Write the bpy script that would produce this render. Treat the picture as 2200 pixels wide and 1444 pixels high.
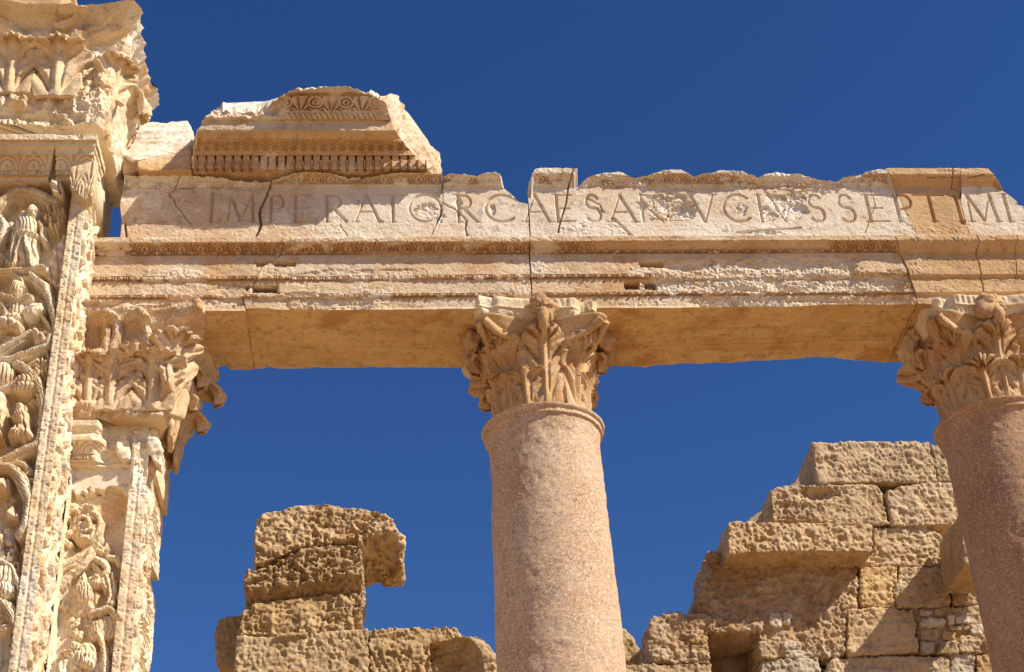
import bpy, math, random
import numpy as np
from mathutils import Matrix, Vector

# ------------------------------------------------------------------ camera, sky, sun
for o in list(bpy.data.objects): bpy.data.objects.remove(o)
scn = bpy.context.scene
PW, PH = 2200.0, 1444.0                      # photograph's own frame
CF, CYAW, CPITCH, CROLL = 3200.0, 0.1027, 0.5729, -0.0648
GROUND = 0.0
EYE = 1.62
SOF = 7.7178 + EYE                           # height of the architrave's soffit above ground
CAM = np.array([-1.4619, -11.4109, EYE])
def _axes():
    cy, sy, cp, sp = math.cos(CYAW), math.sin(CYAW), math.cos(CPITCH), math.sin(CPITCH)
    f = np.array([sy*cp, cy*cp, sp]); r = np.array([cy, -sy, 0.0]); u = np.cross(r, f)
    cr, sr = math.cos(CROLL), math.sin(CROLL)
    return r*cr + u*sr, -r*sr + u*cr, f
AR, AU, AF = _axes()
cam = bpy.data.cameras.new('camera'); cam_ob = bpy.data.objects.new('camera', cam)
scn.collection.objects.link(cam_ob); scn.camera = cam_ob
cam.sensor_fit = 'HORIZONTAL'; cam.sensor_width = 36.0; cam.lens = CF/PW*36.0
cam.clip_start = 0.1; cam.clip_end = 4000
M = Matrix.Identity(4)
for i in range(3):
    M[i][0], M[i][1], M[i][2], M[i][3] = AR[i], AU[i], -AF[i], CAM[i]
cam_ob.matrix_world = M

SUN_AZ, SUN_EL = 59.0, 42.0                  # azimuth to the right of the colonnade's outward normal (-Y)
world = bpy.data.worlds.new("World"); scn.world = world; world.use_nodes = True
wn = world.node_tree.nodes; wl = world.node_tree.links
bg = wn['Background']
sky = wn.new('ShaderNodeTexSky'); sky.sky_type = 'NISHITA'; sky.sun_disc = False
sky.sun_elevation = math.radians(SUN_EL)
sky.sun_rotation = math.radians(180 - SUN_AZ)
sky.altitude = 900; sky.air_density = 0.9; sky.dust_density = 0.0; sky.ozone_density = 3.2
hs = wn.new('ShaderNodeHueSaturation'); hs.inputs['Saturation'].default_value = 1.24; hs.inputs['Hue'].default_value = 0.512; hs.inputs['Value'].default_value = 1.0   # polarised, deep blue sky
wl.new(sky.outputs['Color'], hs.inputs['Color']); wl.new(hs.outputs['Color'], bg.inputs['Color']); bg.inputs['Strength'].default_value = 0.086
sd = bpy.data.lights.new('sun', 'SUN'); sd.energy = 5.0; sd.angle = math.radians(0.53); sd.color = (1.0, 0.905, 0.75)
so = bpy.data.objects.new('sun', sd); scn.collection.objects.link(so)
_a, _e = math.radians(SUN_AZ), math.radians(SUN_EL)
sdir = Vector((math.sin(_a)*math.cos(_e), -math.cos(_a)*math.cos(_e), math.sin(_e)))
so.rotation_euler = sdir.to_track_quat('Z', 'Y').to_euler(); so.location = sdir*60
scn.view_settings.view_transform = 'Standard'; scn.view_settings.look = 'None'
scn.view_settings.exposure = 0.36; scn.view_settings.gamma = 1.0
scn.cycles.max_bounces = 8; scn.cycles.diffuse_bounces = 5

# ------------------------------------------------------------------ helpers
def at(px, py, Y):
    """point of the vertical plane Y that the photograph shows at pixel px, py"""
    d = AF*CF + AR*(px-PW/2) + AU*(PH/2-py)
    return CAM + d*((Y-CAM[1])/d[1])
def atv(px, py, Y):
    px = np.asarray(px, float); py = np.asarray(py, float)
    d = AF[None]*CF + AR[None]*(px-PW/2)[:, None] + AU[None]*(PH/2-py)[:, None]
    t = (np.asarray(Y, float)-CAM[1])/d[:, 1]
    return CAM + d*np.reshape(t, (-1, 1))

def _hash(ix, iy, iz, seed):
    h = ix*np.uint32(374761393) + iy*np.uint32(668265263) + iz*np.uint32(2246822519) + np.uint32((seed*3266489917) & 0xffffffff)
    h = (h ^ (h >> np.uint32(13)))*np.uint32(1274126177)
    h = (h ^ (h >> np.uint32(15)))*np.uint32(2246822519)
    return (h ^ (h >> np.uint32(16))).astype(np.float32)*np.float32(1/4294967296.0)
def vnoise(P, seed=0):
    P = P.astype(np.float32); I = np.floor(P); f = P-I
    f = f*f*f*(f*(f*6-15)+10)
    I = I.astype(np.int64).astype(np.uint32)
    x0, y0, z0 = I[..., 0], I[..., 1], I[..., 2]; one = np.uint32(1)
    x1, y1, z1 = x0+one, y0+one, z0+one
    fx, fy, fz = f[..., 0], f[..., 1], f[..., 2]
    def L(y, z): 
        a = _hash(x0, y, z, seed); return a+(_hash(x1, y, z, seed)-a)*fx
    a = L(y0, z0); a = a+(L(y1, z0)-a)*fy
    b = L(y0, z1); b = b+(L(y1, z1)-b)*fy
    return (a+(b-a)*fz)*2-1
def fbm(P, scale, octv=4, seed=0, gain=0.5, st=(1, 1, 1)):
    """value-noise fBm, roughly -1..1; scale = cycles per metre"""
    s = np.array(st, np.float32)*scale; out = 0; amp = 1.0; tot = 0
    for k in range(octv):
        out = out + amp*vnoise(P*s+np.float32(17.3*k+3.1*seed), seed*31+k); tot += amp*0.62
        amp *= gain; s = s*2.03
    return out/tot
def ridged(P, scale, octv=3, seed=0, st=(1, 1, 1)):
    s = np.array(st, np.float32)*scale; out = 0; amp = 1.0; tot = 0
    for k in range(octv):
        out = out + amp*(1-np.abs(vnoise(P*s+np.float32(11.7*k), seed*57+k))*1.7); tot += amp; amp *= 0.5; s = s*2.1
    return out/tot
def sstep(a, b, x):
    t = np.clip((x-a)/(b-a), 0, 1); return t*t*(3-2*t)
def P3(x, y, z):
    x, y, z = np.broadcast_arrays(x, y, z); return np.stack([x, y, z], -1)

LOC = {}
def thing(name, label, cat, loc=(0, 0, 0), group=None):
    o = bpy.data.objects.new(name, None); scn.collection.objects.link(o); o.location = loc
    o.empty_display_size = 0.2
    o['label'] = label; o['category'] = cat; o['kind'] = 'thing'
    if group: o['group'] = group
    LOC[o.name] = np.array(loc, float); return o
def tag(o, label, cat, group=None):
    o['label'] = label; o['category'] = cat
    if group: o['group'] = group
    return o
def emit(name, V, F, mat, parent=None, attrs=None, smooth=True, loc=None, label=None):
    """link vertices V (world coordinates) and faces F (array of quads/tris or list of arrays) as ONE mesh object"""
    V = np.asarray(V, float).reshape(-1, 3)
    Fs = F if isinstance(F, list) else [F]
    Fs = [np.asarray(f, np.int64) for f in Fs if len(f)]; Fs = [f.reshape(-1, f.shape[-1]) for f in Fs]
    used = np.unique(np.concatenate([f.ravel() for f in Fs]))
    if len(used) < len(V):
        mp = np.full(len(V), -1, np.int64); mp[used] = np.arange(len(used))
        V = V[used]; Fs = [mp[f] for f in Fs]
        if attrs: attrs = {k: a.reshape(-1)[used] for k, a in attrs.items()}
    base = np.zeros(3)
    if parent is not None:
        p = parent
        while p is not None: base = base+LOC.get(p.name, np.zeros(3)); p = p.parent
    elif loc is not None: base = np.array(loc, float)
    me = bpy.data.meshes.new(name)
    me.vertices.add(len(V)); me.vertices.foreach_set('co', (V-base).astype(np.float32).ravel())
    nl = sum(f.size for f in Fs); npoly = sum(len(f) for f in Fs)
    me.loops.add(nl); me.loops.foreach_set('vertex_index', np.concatenate([f.ravel() for f in Fs]).astype(np.int32))
    me.polygons.add(npoly); st = []; off = 0
    for f in Fs:
        st.append(np.arange(len(f))*f.shape[1]+off); off += f.size
    me.polygons.foreach_set('loop_start', np.concatenate(st).astype(np.int32))
    me.polygons.foreach_set('use_smooth', np.full(npoly, bool(smooth)))
    me.update(calc_edges=True)
    if attrs:
        for k, a in attrs.items():
            at_ = me.attributes.new(k, 'FLOAT', 'POINT'); at_.data.foreach_set('value', np.asarray(a, np.float32).ravel())
    me.materials.append(mat)
    o = bpy.data.objects.new(name, me); scn.collection.objects.link(o)
    if parent is not None: o.parent = parent
    elif loc is not None:
        o.location = loc; LOC[o.name] = np.array(loc, float)
    if label: o['label'] = label
    return o
def quads(r, c, flip=False, wrap=False):
    i, j = np.meshgrid(np.arange(r-1), np.arange(c if wrap else c-1), indexing='ij')
    jn = (j+1) % c
    a, b, d, e = i*c+j, i*c+jn, (i+1)*c+jn, (i+1)*c+j
    q = np.stack([a, b, d, e], -1)
    if flip: q = q[..., ::-1]
    return q.reshape(-1, 4)
class Bag:
    """collects pieces of one mesh"""
    def __init__(s): s.V = []; s.F = []; s.n = 0
    def add(s, V, F):
        V = np.asarray(V, float).reshape(-1, 3)
        for f in (F if isinstance(F, list) else [F]): f = np.asarray(f); s.F.append(f.reshape(-1, f.shape[-1])+s.n)
        s.V.append(V); s.n += len(V); return s
    def build(s, name, mat, parent=None, **k): return emit(name, np.concatenate(s.V), s.F, mat, parent, **k)
def interp_path(pts, n):
    """smooth (Catmull-Rom) resampling of a polyline of any dimension"""
    p = np.asarray(pts, float); m = len(p)
    q = np.vstack([2*p[0]-p[1], p, 2*p[-1]-p[-2]])
    t = np.linspace(0, m-1-1e-9, n); i = np.floor(t).astype(int); f = (t-i)[:, None]
    a, b, c, d = q[i], q[i+1], q[i+2], q[i+3]
    return 0.5*((2*b)+(c-a)*f+(2*a-5*b+4*c-d)*f**2+(3*b-a-3*c+d)*f**3)
def tube(path, rad, n=12, sq=1.0):
    path = np.asarray(path, float); m = len(path); rad = np.broadcast_to(np.asarray(rad, float), (m,))
    T = np.gradient(path, axis=0); T /= np.linalg.norm(T, axis=1)[:, None]+1e-9
    up = np.array([0.13, 0.31, 0.94]); A = np.cross(T, up); A /= np.linalg.norm(A, axis=1)[:, None]+1e-9
    B = np.cross(T, A); th = np.linspace(0, 2*np.pi, n, endpoint=False)
    V = path[:, None]+rad[:, None, None]*(A[:, None]*np.cos(th)[None, :, None]+sq*B[:, None]*np.sin(th)[None, :, None])
    F = [quads(m, n, wrap=True)]
    V = np.concatenate([V.reshape(-1, 3), path[:1], path[-1:]])
    j = np.arange(n); k = (j+1) % n
    F.append(np.stack([k, j, np.full(n, m*n)], -1)); F.append(np.stack([(m-1)*n+j, (m-1)*n+k, np.full(n, m*n+1)], -1))
    return V, F
def recalc(V, F):
    return V, F
def remesh(V, faces, voxel):
    """turn any closed solid into an even, dense mesh"""
    me = bpy.data.meshes.new('tmp'); me.from_pydata([tuple(v) for v in V], [], [list(map(int, f)) for f in faces])
    import bmesh
    bm = bmesh.new(); bm.from_mesh(me); bmesh.ops.recalc_face_normals(bm, faces=bm.faces[:]); bm.to_mesh(me); bm.free()
    ob = bpy.data.objects.new('tmp', me); scn.collection.objects.link(ob)
    md = ob.modifiers.new('r', 'REMESH'); md.mode = 'VOXEL'; md.voxel_size = voxel
    dg = bpy.context.evaluated_depsgraph_get(); ev = ob.evaluated_get(dg); m2 = ev.to_mesh()
    n = len(m2.vertices); co = np.empty(n*3, np.float32); m2.vertices.foreach_get('co', co)
    no = np.empty(n*3, np.float32); m2.vertices.foreach_get('normal', no)
    k = len(m2.polygons); fl = np.empty(len(m2.loops), np.int32); m2.loops.foreach_get('vertex_index', fl)
    tot = np.empty(k, np.int32); m2.polygons.foreach_get('loop_total', tot)
    st = np.empty(k, np.int32); m2.polygons.foreach_get('loop_start', st)
    Fs = []
    for c in (3, 4):
        w = np.where(tot == c)[0]
        if len(w): Fs.append(fl[st[w][:, None]+np.arange(c)])
    ev.to_mesh_clear(); bpy.data.objects.remove(ob); bpy.data.meshes.remove(me)
    return co.reshape(-1, 3).astype(float), no.reshape(-1, 3).astype(float), Fs
def smooth_lap(V, Fs, it=2, lam=0.5):
    E = np.concatenate([np.concatenate([f[:, [i, (i+1) % f.shape[1]]] for i in range(f.shape[1])]) for f in Fs])
    E = np.unique(np.sort(E, 1), axis=0); n = len(V)
    deg = np.bincount(E.ravel(), minlength=n)[:, None]
    for _ in range(it):
        S = np.stack([np.bincount(E[:, 0], V[E[:, 1], k], n)+np.bincount(E[:, 1], V[E[:, 0], k], n) for k in range(3)], 1)
        V = V+lam*(S/np.maximum(deg, 1)-V)
    return V
def vnormals(V, Fs):
    N = np.zeros_like(V)
    for f in Fs:
        d = np.cross(V[f[:, 2]]-V[f[:, 0]], V[f[:, -1]]-V[f[:, 1]]) if f.shape[1] == 4 else np.cross(V[f[:, 1]]-V[f[:, 0]], V[f[:, 2]]-V[f[:, 0]])
        for k in range(f.shape[1]):
            for c in range(3): N[:, c] += np.bincount(f[:, k], d[:, c], len(V))
    return N/(np.linalg.norm(N, axis=1)[:, None]+1e-12)
def prism(poly_px, Y, depth, lean=0.0):
    """closed prism: outline read at the vertical plane Y, extruded back by depth"""
    p = atv([q[0] for q in poly_px], [q[1] for q in poly_px], Y); n = len(p)
    b = p+np.array([0, depth, 0])
    if lean:
        z0 = p[:, 2].min()
        for _ in range(25): p = atv([q[0] for q in poly_px], [q[1] for q in poly_px], Y+np.maximum(p[:, 2]-z0, 0)*lean)
        b = p*[1, 0, 1]+np.stack([0*p[:, 1], np.maximum(p[:, 1]+.3, Y+depth), 0*p[:, 1]], 1)
    F = [list(range(n)), list(range(2*n-1, n-1, -1))]+[[i, i+n, (i+1) % n+n, (i+1) % n] for i in range(n)]
    return np.vstack([p, b]), F
def box(x0, x1, y0, y1, z0, z1):
    V = [(x, y, z) for z in (z0, z1) for y in (y0, y1) for x in (x0, x1)]
    return np.array(V, float), [[0, 2, 3, 1], [4, 5, 7, 6], [0, 1, 5, 4], [2, 6, 7, 3], [0, 4, 6, 2], [1, 3, 7, 5]]

# ------------------------------------------------------------------ materials
def stone(name, ca, cb, cstain, cworn, cochre, rough=0.85, vein=(1, 1, 1), vein_amt=0.35, stain_amt=0.5, stain_scale=1.3,
          bump=0.5, bump_scale=38.0, pits=0.0, speck=None, fine=0.25, streak=None, vary=0.0):
    m = bpy.data.materials.new(name); m.use_nodes = True
    N = m.node_tree.nodes; L = m.node_tree.links; N.clear()
    out = N.new('ShaderNodeOutputMaterial'); b = N.new('ShaderNodeBsdfPrincipled'); L.new(b.outputs[0], out.inputs[0])
    tc = N.new('ShaderNodeNewGeometry'); pos = tc.outputs['Position']
    def noise(scale, det=5, rgh=0.55, st=None, off=0):
        mp = N.new('ShaderNodeMapping'); L.new(pos, mp.inputs[0])
        if st: mp.inputs['Scale'].default_value = st
        mp.inputs['Location'].default_value = (off, off*1.7, -off)
        n = N.new('ShaderNodeTexNoise'); n.inputs['Scale'].default_value = scale; n.inputs['Detail'].default_value = det
        n.inputs['Roughness'].default_value = rgh; L.new(mp.outputs[0], n.inputs['Vector']); return n.outputs['Fac']
    def ramp(f, a, c, k=0.6):
        a, c = 0.5+(a-0.5)*k, 0.5+(c-0.5)*k
        r = N.new('ShaderNodeMapRange'); r.inputs['From Min'].default_value = a; r.inputs['From Max'].default_value = c
        r.interpolation_type = 'SMOOTHSTEP'; L.new(f, r.inputs['Value']); return r.outputs[0]
    def mix(f, a, c, mode='MIX'):
        x = N.new('ShaderNodeMix'); x.data_type = 'RGBA'; x.blend_type = mode
        for v, s in ((f, x.inputs[0]), (a, x.inputs[6]), (c, x.inputs[7])):
            if isinstance(v, (tuple, list)): s.default_value = (*v, 1)
            elif isinstance(v, float): s.default_value = v
            else: L.new(v, s)
        return x.outputs[2]
    def mul(a, k):
        x = N.new('ShaderNodeMath'); x.operation = 'MULTIPLY'; L.new(a, x.inputs[0])
        if isinstance(k, float): x.inputs[1].default_value = k
        else: L.new(k, x.inputs[1])
        return x.outputs[0]
    def attr(nm):
        a = N.new('ShaderNodeAttribute'); a.attribute_name = nm; return a.outputs['Fac']
    c = mix(ramp(noise(1.1, 6, 0.6), 0.36, 0.66), ca, cb)
    c = mix(mul(ramp(noise(3.2, 6, 0.62, vein, 3.0), 0.46, 0.74), vein_amt), c, cworn)
    if cochre: c = mix(attr('ochre'), c, cochre)
    c = mix(mul(ramp(noise(stain_scale, 7, 0.66, (1, 1, 0.8), 9.0), 0.50, 0.70), stain_amt), c, cstain)
    c = mix(mul(ramp(noise(stain_scale*3.7, 6, 0.6, (1.3, 1, 0.6), 21.0), 0.56, 0.74), stain_amt*0.6), c, cstain)
    if cworn: c = mix(mul(attr('worn'), ramp(noise(7.0, 5, 0.6, None, 33.0), 0.2, 0.62)), c, cworn)
    c = mix(mul(ramp(noise(2.1, 7, 0.68, (1.1, 1, 0.7), 41.0), 0.56, 0.72), 0.42), c, tuple(0.62*x+0.02 for x in cstain))
    c = mix(mul(ramp(noise(9.5, 5, 0.7, None, 47.0), 0.64, 0.72), 0.55), c, (0.20, 0.15, 0.11))
    # small-scale value grain
    g = ramp(noise(62.0, 4, 0.7, None, 5.0), 0.3, 0.7)
    c = mix(fine, c, mix(g, tuple(0.55*x for x in ca), tuple(min(1, 1.3*x) for x in cb)))
    if speck:
        for sc, lo, hi, col, amt in speck:
            c = mix(mul(ramp(noise(sc, 2, 0.5, None, sc*0.13), lo, hi, 1.0), amt), c, col)
    if vary:      # every block is a slightly different piece of stone
        oi = N.new('ShaderNodeObjectInfo'); h1 = N.new('ShaderNodeMapRange'); h1.inputs['To Min'].default_value = 1-vary; h1.inputs['To Max'].default_value = 1+vary*.8; L.new(oi.outputs['Random'], h1.inputs['Value'])
        hv_ = N.new('ShaderNodeHueSaturation'); L.new(h1.outputs[0], hv_.inputs['Value']); L.new(c, hv_.inputs['Color']); w_ = N.new('ShaderNodeMath'); w_.operation = 'MULTIPLY'; w_.inputs[1].default_value = 7.31; L.new(oi.outputs['Random'], w_.inputs[0])
        w2 = N.new('ShaderNodeMath'); w2.operation = 'FRACT'; L.new(w_.outputs[0], w2.inputs[0]); w3 = N.new('ShaderNodeMapRange'); w3.inputs['To Min'].default_value = 1-vary*.9; w3.inputs['To Max'].default_value = 1+vary*.5; L.new(w2.outputs[0], w3.inputs['Value']); L.new(w3.outputs[0], hv_.inputs['Saturation']); c = hv_.outputs[0]
    L.new(c, b.inputs['Base Color']); b.inputs['Roughness'].default_value = rough
    b.inputs['Specular IOR Level'].default_value = 0.25
    h = mix(0.45, noise(bump_scale, 6, 0.7, None, 1.0), noise(bump_scale*3.3, 3, 0.6, None, 2.0))
    bp = N.new('ShaderNodeBump'); bp.inputs['Strength'].default_value = bump; bp.inputs['Distance'].default_value = 0.02
    L.new(h, bp.inputs['Height']); L.new(bp.outputs[0], b.inputs['Normal'])
    return m
M_ARCH = stone('warm_marble', (0.62, 0.44, 0.26), (0.68, 0.53, 0.36), (0.54, 0.29, 0.11), (0.74, 0.65, 0.53), (0.50, 0.26, 0.10), vein=(0.35, 1, 2.4), vein_amt=0.55, stain_amt=0.6, streak=[((0.25, 1, 3.0), 4.0, 0.54, 0.66, (0.56, 0.45, 0.35), 0.55), ((0.7, 1, 1.0), 1.5, 0.55, 0.7, (0.60, 0.34, 0.13), 0.5)])
M_FRZ = stone('white_marble', (0.67, 0.56, 0.42), (0.72, 0.64, 0.52), (0.58, 0.37, 0.18), (0.77, 0.71, 0.62), (0.56, 0.32, 0.14), vein=(0.25, 1, 2.6), vein_amt=0.6, stain_amt=0.45, bump=0.2, streak=[((0.22, 1, 3.2), 3.5, 0.54, 0.66, (0.60, 0.51, 0.43), 0.5), ((0.8, 1, 1.0), 1.3, 0.56, 0.7, (0.64, 0.42, 0.21), 0.45)])
M_SOF = stone('bounce_tinted_marble', (0.64, 0.41, 0.19), (0.74, 0.53, 0.28), (0.46, 0.22, 0.07), (0.76, 0.60, 0.40), (0.5, 0.3, 0.12), vein=(0.3, 1.6, 1), vein_amt=0.7, stain_amt=0.8, stain_scale=1.7, streak=[((0.3, 3.2, 1), 2.6, 0.49, 0.57, (0.34, 0.15, 0.045), 0.8), ((0.22, 2.6, 1), 6.0, 0.51, 0.58, (0.80, 0.62, 0.38), 0.7), ((0.5, 2.0, 1), 11.0, 0.57, 0.62, (0.20, 0.09, 0.03), 0.75)])  # veined soffit marble, warm bounce light from the ground put into its colour
M_REST = stone('tan_restoration_stone', (0.56, 0.36, 0.18), (0.60, 0.41, 0.23), (0.46, 0.26, 0.11), (0.60, 0.44, 0.27), None, vein_amt=0.3, stain_amt=0.35, bump=0.25, fine=0.18)
M_PIER = stone('carved_pale_marble', (0.77, 0.60, 0.385), (0.81, 0.68, 0.49), (0.66, 0.40, 0.15), (0.82, 0.76, 0.65), (0.60, 0.33, 0.12), vein=(1.6, 1, 0.35), vein_amt=0.55, stain_amt=0.5, bump=0.4, streak=[((2.0, 1, 0.3), 4.0, 0.56, 0.66, (0.60, 0.53, 0.45), 0.45)])
M_CAP = stone('ochre_carved_marble', (0.54, 0.33, 0.15), (0.61, 0.42, 0.23), (0.42, 0.19, 0.07), (0.70, 0.57, 0.40), (0.50, 0.26, 0.10), vein_amt=0.5, stain_amt=0.75, stain_scale=2.4)
def granite(name, k):
    return stone(name, tuple(a*b for a, b in zip((0.53, 0.362, 0.232), k)), tuple(a*b for a, b in zip((0.59, 0.43, 0.295), k)), tuple(a*b for a, b in zip((0.42, 0.24, 0.125), k)), tuple(a*b for a, b in zip((0.63, 0.505, 0.375), k)), None, vein_amt=0.35, stain_amt=0.5, stain_scale=1.6, bump=0.3, bump_scale=60,
        fine=0.18, speck=[(50.0, 0.54, 0.60, tuple(a*b for a, b in zip((0.74, 0.635, 0.50), k)), 0.6), (68.0, 0.585, 0.63, (0.13, 0.08, 0.055), 0.65), (92.0, 0.56, 0.62, tuple(a*b for a, b in zip((0.55, 0.30, 0.16), k)), 0.45)])
M_GRAN = granite('pink_granite', (1, 1, 1)); M_GRAN_RED = granite('red_brown_granite', (0.86, 0.75, 0.66))
M_CAP_PALE = stone('pale_ochre_marble', (0.64, 0.46, 0.27), (0.71, 0.56, 0.38), (0.50, 0.27, 0.10), (0.77, 0.66, 0.51), (0.54, 0.30, 0.12), vein_amt=0.5, stain_amt=0.6, stain_scale=2.4)
M_SAND = stone('pitted_sandstone', (0.47, 0.30, 0.14), (0.555, 0.385, 0.205), (0.28, 0.16, 0.07), (0.62, 0.48, 0.29), None, vary=0.16, vein_amt=0.3, stain_amt=0.5, bump=0.7, bump_scale=22, fine=0.3)
M_RUBL = stone('mortar_rubble', (0.40, 0.235, 0.11), (0.49, 0.33, 0.175), (0.32, 0.155, 0.07), (0.60, 0.50, 0.38), None, vein_amt=0.45, stain_amt=0.6, bump=0.8, bump_scale=20, fine=0.3)
M_RUBS = stone('pale_rubble_stone', vary=0.2, ca=(0.54, 0.42, 0.28), cb=(0.60, 0.50, 0.37), cstain=(0.43, 0.27, 0.14), cworn=(0.64, 0.56, 0.45), cochre=None, vein_amt=0.4, stain_amt=0.4, bump=0.7, bump_scale=22, fine=0.3)
M_HOLE = stone('rusty_clamp_stone', (0.16, 0.08, 0.05), (0.2, 0.11, 0.07), (0.1, 0.05, 0.03), (0.25, 0.15, 0.1), None)
M_GND = stone('sandy_ground', (0.42, 0.26, 0.115), (0.45, 0.29, 0.135), (0.37, 0.21, 0.09), (0.47, 0.32, 0.17), None, stain_scale=0.2)

# ------------------------------------------------------------------ ground
def ground():
    n = 60; a = np.linspace(-1, 1, n); g = np.sign(a)*np.abs(a)**3*900
    X, Y = np.meshgrid(g, g, indexing='ij'); P = P3(X, Y, 0*X)
    Z = 0.05*fbm(P, 0.2, 3, 4)
    o = emit('ground', P3(X, Y, Z), quads(n, n), M_GND); o['kind'] = 'structure'
ground()
# ------------------------------------------------------------------ the inscribed entablature
def zr(py, Y, x=1000): return at(x, py, Y)[2]
def profile(points, ds_default=0.006):
    """points: (Y, Z, segment label, spacing); label/spacing describe the run that ends at that point"""
    P, lab, tl = [], [], []
    for k in range(1, len(points)):
        a, b = np.array(points[k-1][:2]), np.array(points[k][:2]); ds = points[k][3] if len(points[k]) > 3 else ds_default
        n = max(2, int(np.ceil(np.linalg.norm(b-a)/ds))+1); t = np.linspace(0, 1, n)
        s = points[k][4] if len(points[k]) > 4 else None
        q = a+(b-a)*t[:, None]
        if s:  # curved run: bulge s along the left normal
            d = b-a; nn = np.array([d[1], -d[0]])/np.linalg.norm(d); q = q-nn*(s*np.sin(np.pi*t))[:, None]*-1
        sl = slice(0, None) if k == 1 else slice(1, None)
        P.append(q[sl]); lab += [points[k][2]]*len(t[sl]); tl.append(t[sl])
    return np.vstack(P), lab, np.concatenate(tl)
def prof_normals(P):
    T = np.gradient(P, axis=0); T /= np.linalg.norm(T, axis=1)[:, None]+1e-9
    return np.stack([-T[:, 1], T[:, 0]], 1)      # running up the front face: outward is -Y
def gsmooth(P, s, sigma):
    """gaussian smoothing of P over arc length s (loops not closed)"""
    W = np.exp(-0.5*((s[:, None]-s[None])/sigma)**2); W *= np.gradient(s)[None]; W /= W.sum(1, keepdims=True)
    return W@P
def bead_reel(x, t, period=0.105):
    ph = (x/period) % 1.0; cr = np.sqrt(np.clip(1-(2*t-1)**2, 0, 1))
    be = np.sqrt(np.clip(1-((ph-.28)/.25)**2, 0, 1))
    r1 = np.sqrt(np.clip(1-((ph-.66)/.075)**2, 0, 1)); r2 = np.sqrt(np.clip(1-((ph-.86)/.075)**2, 0, 1))
    return cr*np.maximum(be, .85*np.maximum(r1, r2))
def kyma(x, t, period=0.17):
    """incised leaf-and-dart; returns depth 0..1 of the grooves"""
    ph = np.abs(((x/period) % 1.0)-.5)            # 0 at the leaf's axis, .5 between leaves
    def g(d, w): return np.exp(-(d/w)**2)
    a = .43*np.sqrt(np.clip(1-(t/.98)**2.2, 0, 1)); c = .27*np.sqrt(np.clip(1-(t/.70)**2.2, 0, 1))
    out = g(ph-a, .045)*(t < .98)+g(ph-c, .04)*(t < .74)
    out += .9*g(ph, .035)*(t < .42)*(t > .06)+.8*g(ph-.5, .03)*(t > .35)
    out += .7*g(ph-(.33+.17*t), .03)*(t > .72)
    return np.clip(out, 0, 1)
def seg_dist(X, Z, pts):
    """distance of every grid point to a polyline"""
    d = np.full(X.shape, 9.0)
    for (a, b), (c, e) in zip(pts[:-1], pts[1:]):
        vx, vz = c-a, e-b; L2 = vx*vx+vz*vz+1e-12
        t = np.clip(((X-a)*vx+(Z-b)*vz)/L2, 0, 1)
        d = np.minimum(d, np.hypot(X-a-t*vx, Z-b-t*vz))
    return d
def arc(cx, cz, rx, rz, a0, a1, n=22):
    t = np.radians(np.linspace(a0, a1, n)); return [(cx+rx*math.cos(q), cz+rz*math.sin(q)) for q in t]
def glyph(ch):
    """Roman capital: list of (polyline in the unit box, relative stroke weight, serif ends)"""
    th, tk = .6, 1.0
    if ch == 'I': return [([(.5, 0), (.5, 1)], tk)], [(.5, 0), (.5, 1)]
    if ch == 'M': return [([(.08, 0), (.14, 1)], th), ([(.14, 1), (.5, .04)], tk), ([(.5, .04), (.86, 1)], th), ([(.86, 1), (.94, 0)], tk)], [(.08, 0), (.94, 0)]
    if ch == 'P': return [([(.12, 0), (.12, 1)], tk), ([(.12, .97), (.45, .97)]+arc(.45, .72, .42, .25, 90, -90)+[(.3, .46)], .85)], [(.12, 0), (.08, 1)]
    if ch == 'E': return [([(.14, 0), (.14, 1)], tk), ([(.14, .98), (.92, .98)], th), ([(.14, .5), (.8, .5)], th), ([(.14, .02), (1, .02)], th)], [(.08, 0), (.08, 1)]
    if ch == 'R': return [([(.12, 0), (.12, 1)], tk), ([(.12, .97), (.38, .97)]+arc(.38, .73, .34, .24, 90, -90)+[(.12, .49)], .85), ([(.4, .49), (1, 0)], tk)], [(.12, 0), (.06, 1)]
    if ch == 'A': return [([(0, 0), (.47, 1)], th), ([(.47, 1), (1, 0)], tk), ([(.2, .36), (.78, .36)], th)], [(0, 0), (1, 0)]
    if ch == 'T': return [([(.5, 0), (.5, .98)], tk), ([(0, .98), (1, .98)], th)], [(.5, 0)]
    if ch == 'O': return [(arc(.5, .5, .5, .5, 0, 360, 40), .8)], []
    if ch == 'C': return [(arc(.55, .5, .55, .49, 48, 312, 34), .85)], []
    if ch == 'S': return [(arc(.47, .75, .40, .24, 28, 250, 20)+arc(.5, .26, .45, .26, 82, -150, 22), .9)], []
    if ch == 'V': return [([(0, 1), (.5, 0)], tk), ([(.5, 0), (1, 1)], th)], [(0, 1), (1, 1)]
    if ch == 'L': return [([(.14, 0), (.14, 1)], tk), ([(.14, .02), (1, .02)], th)], []
YF = -0.03
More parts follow.
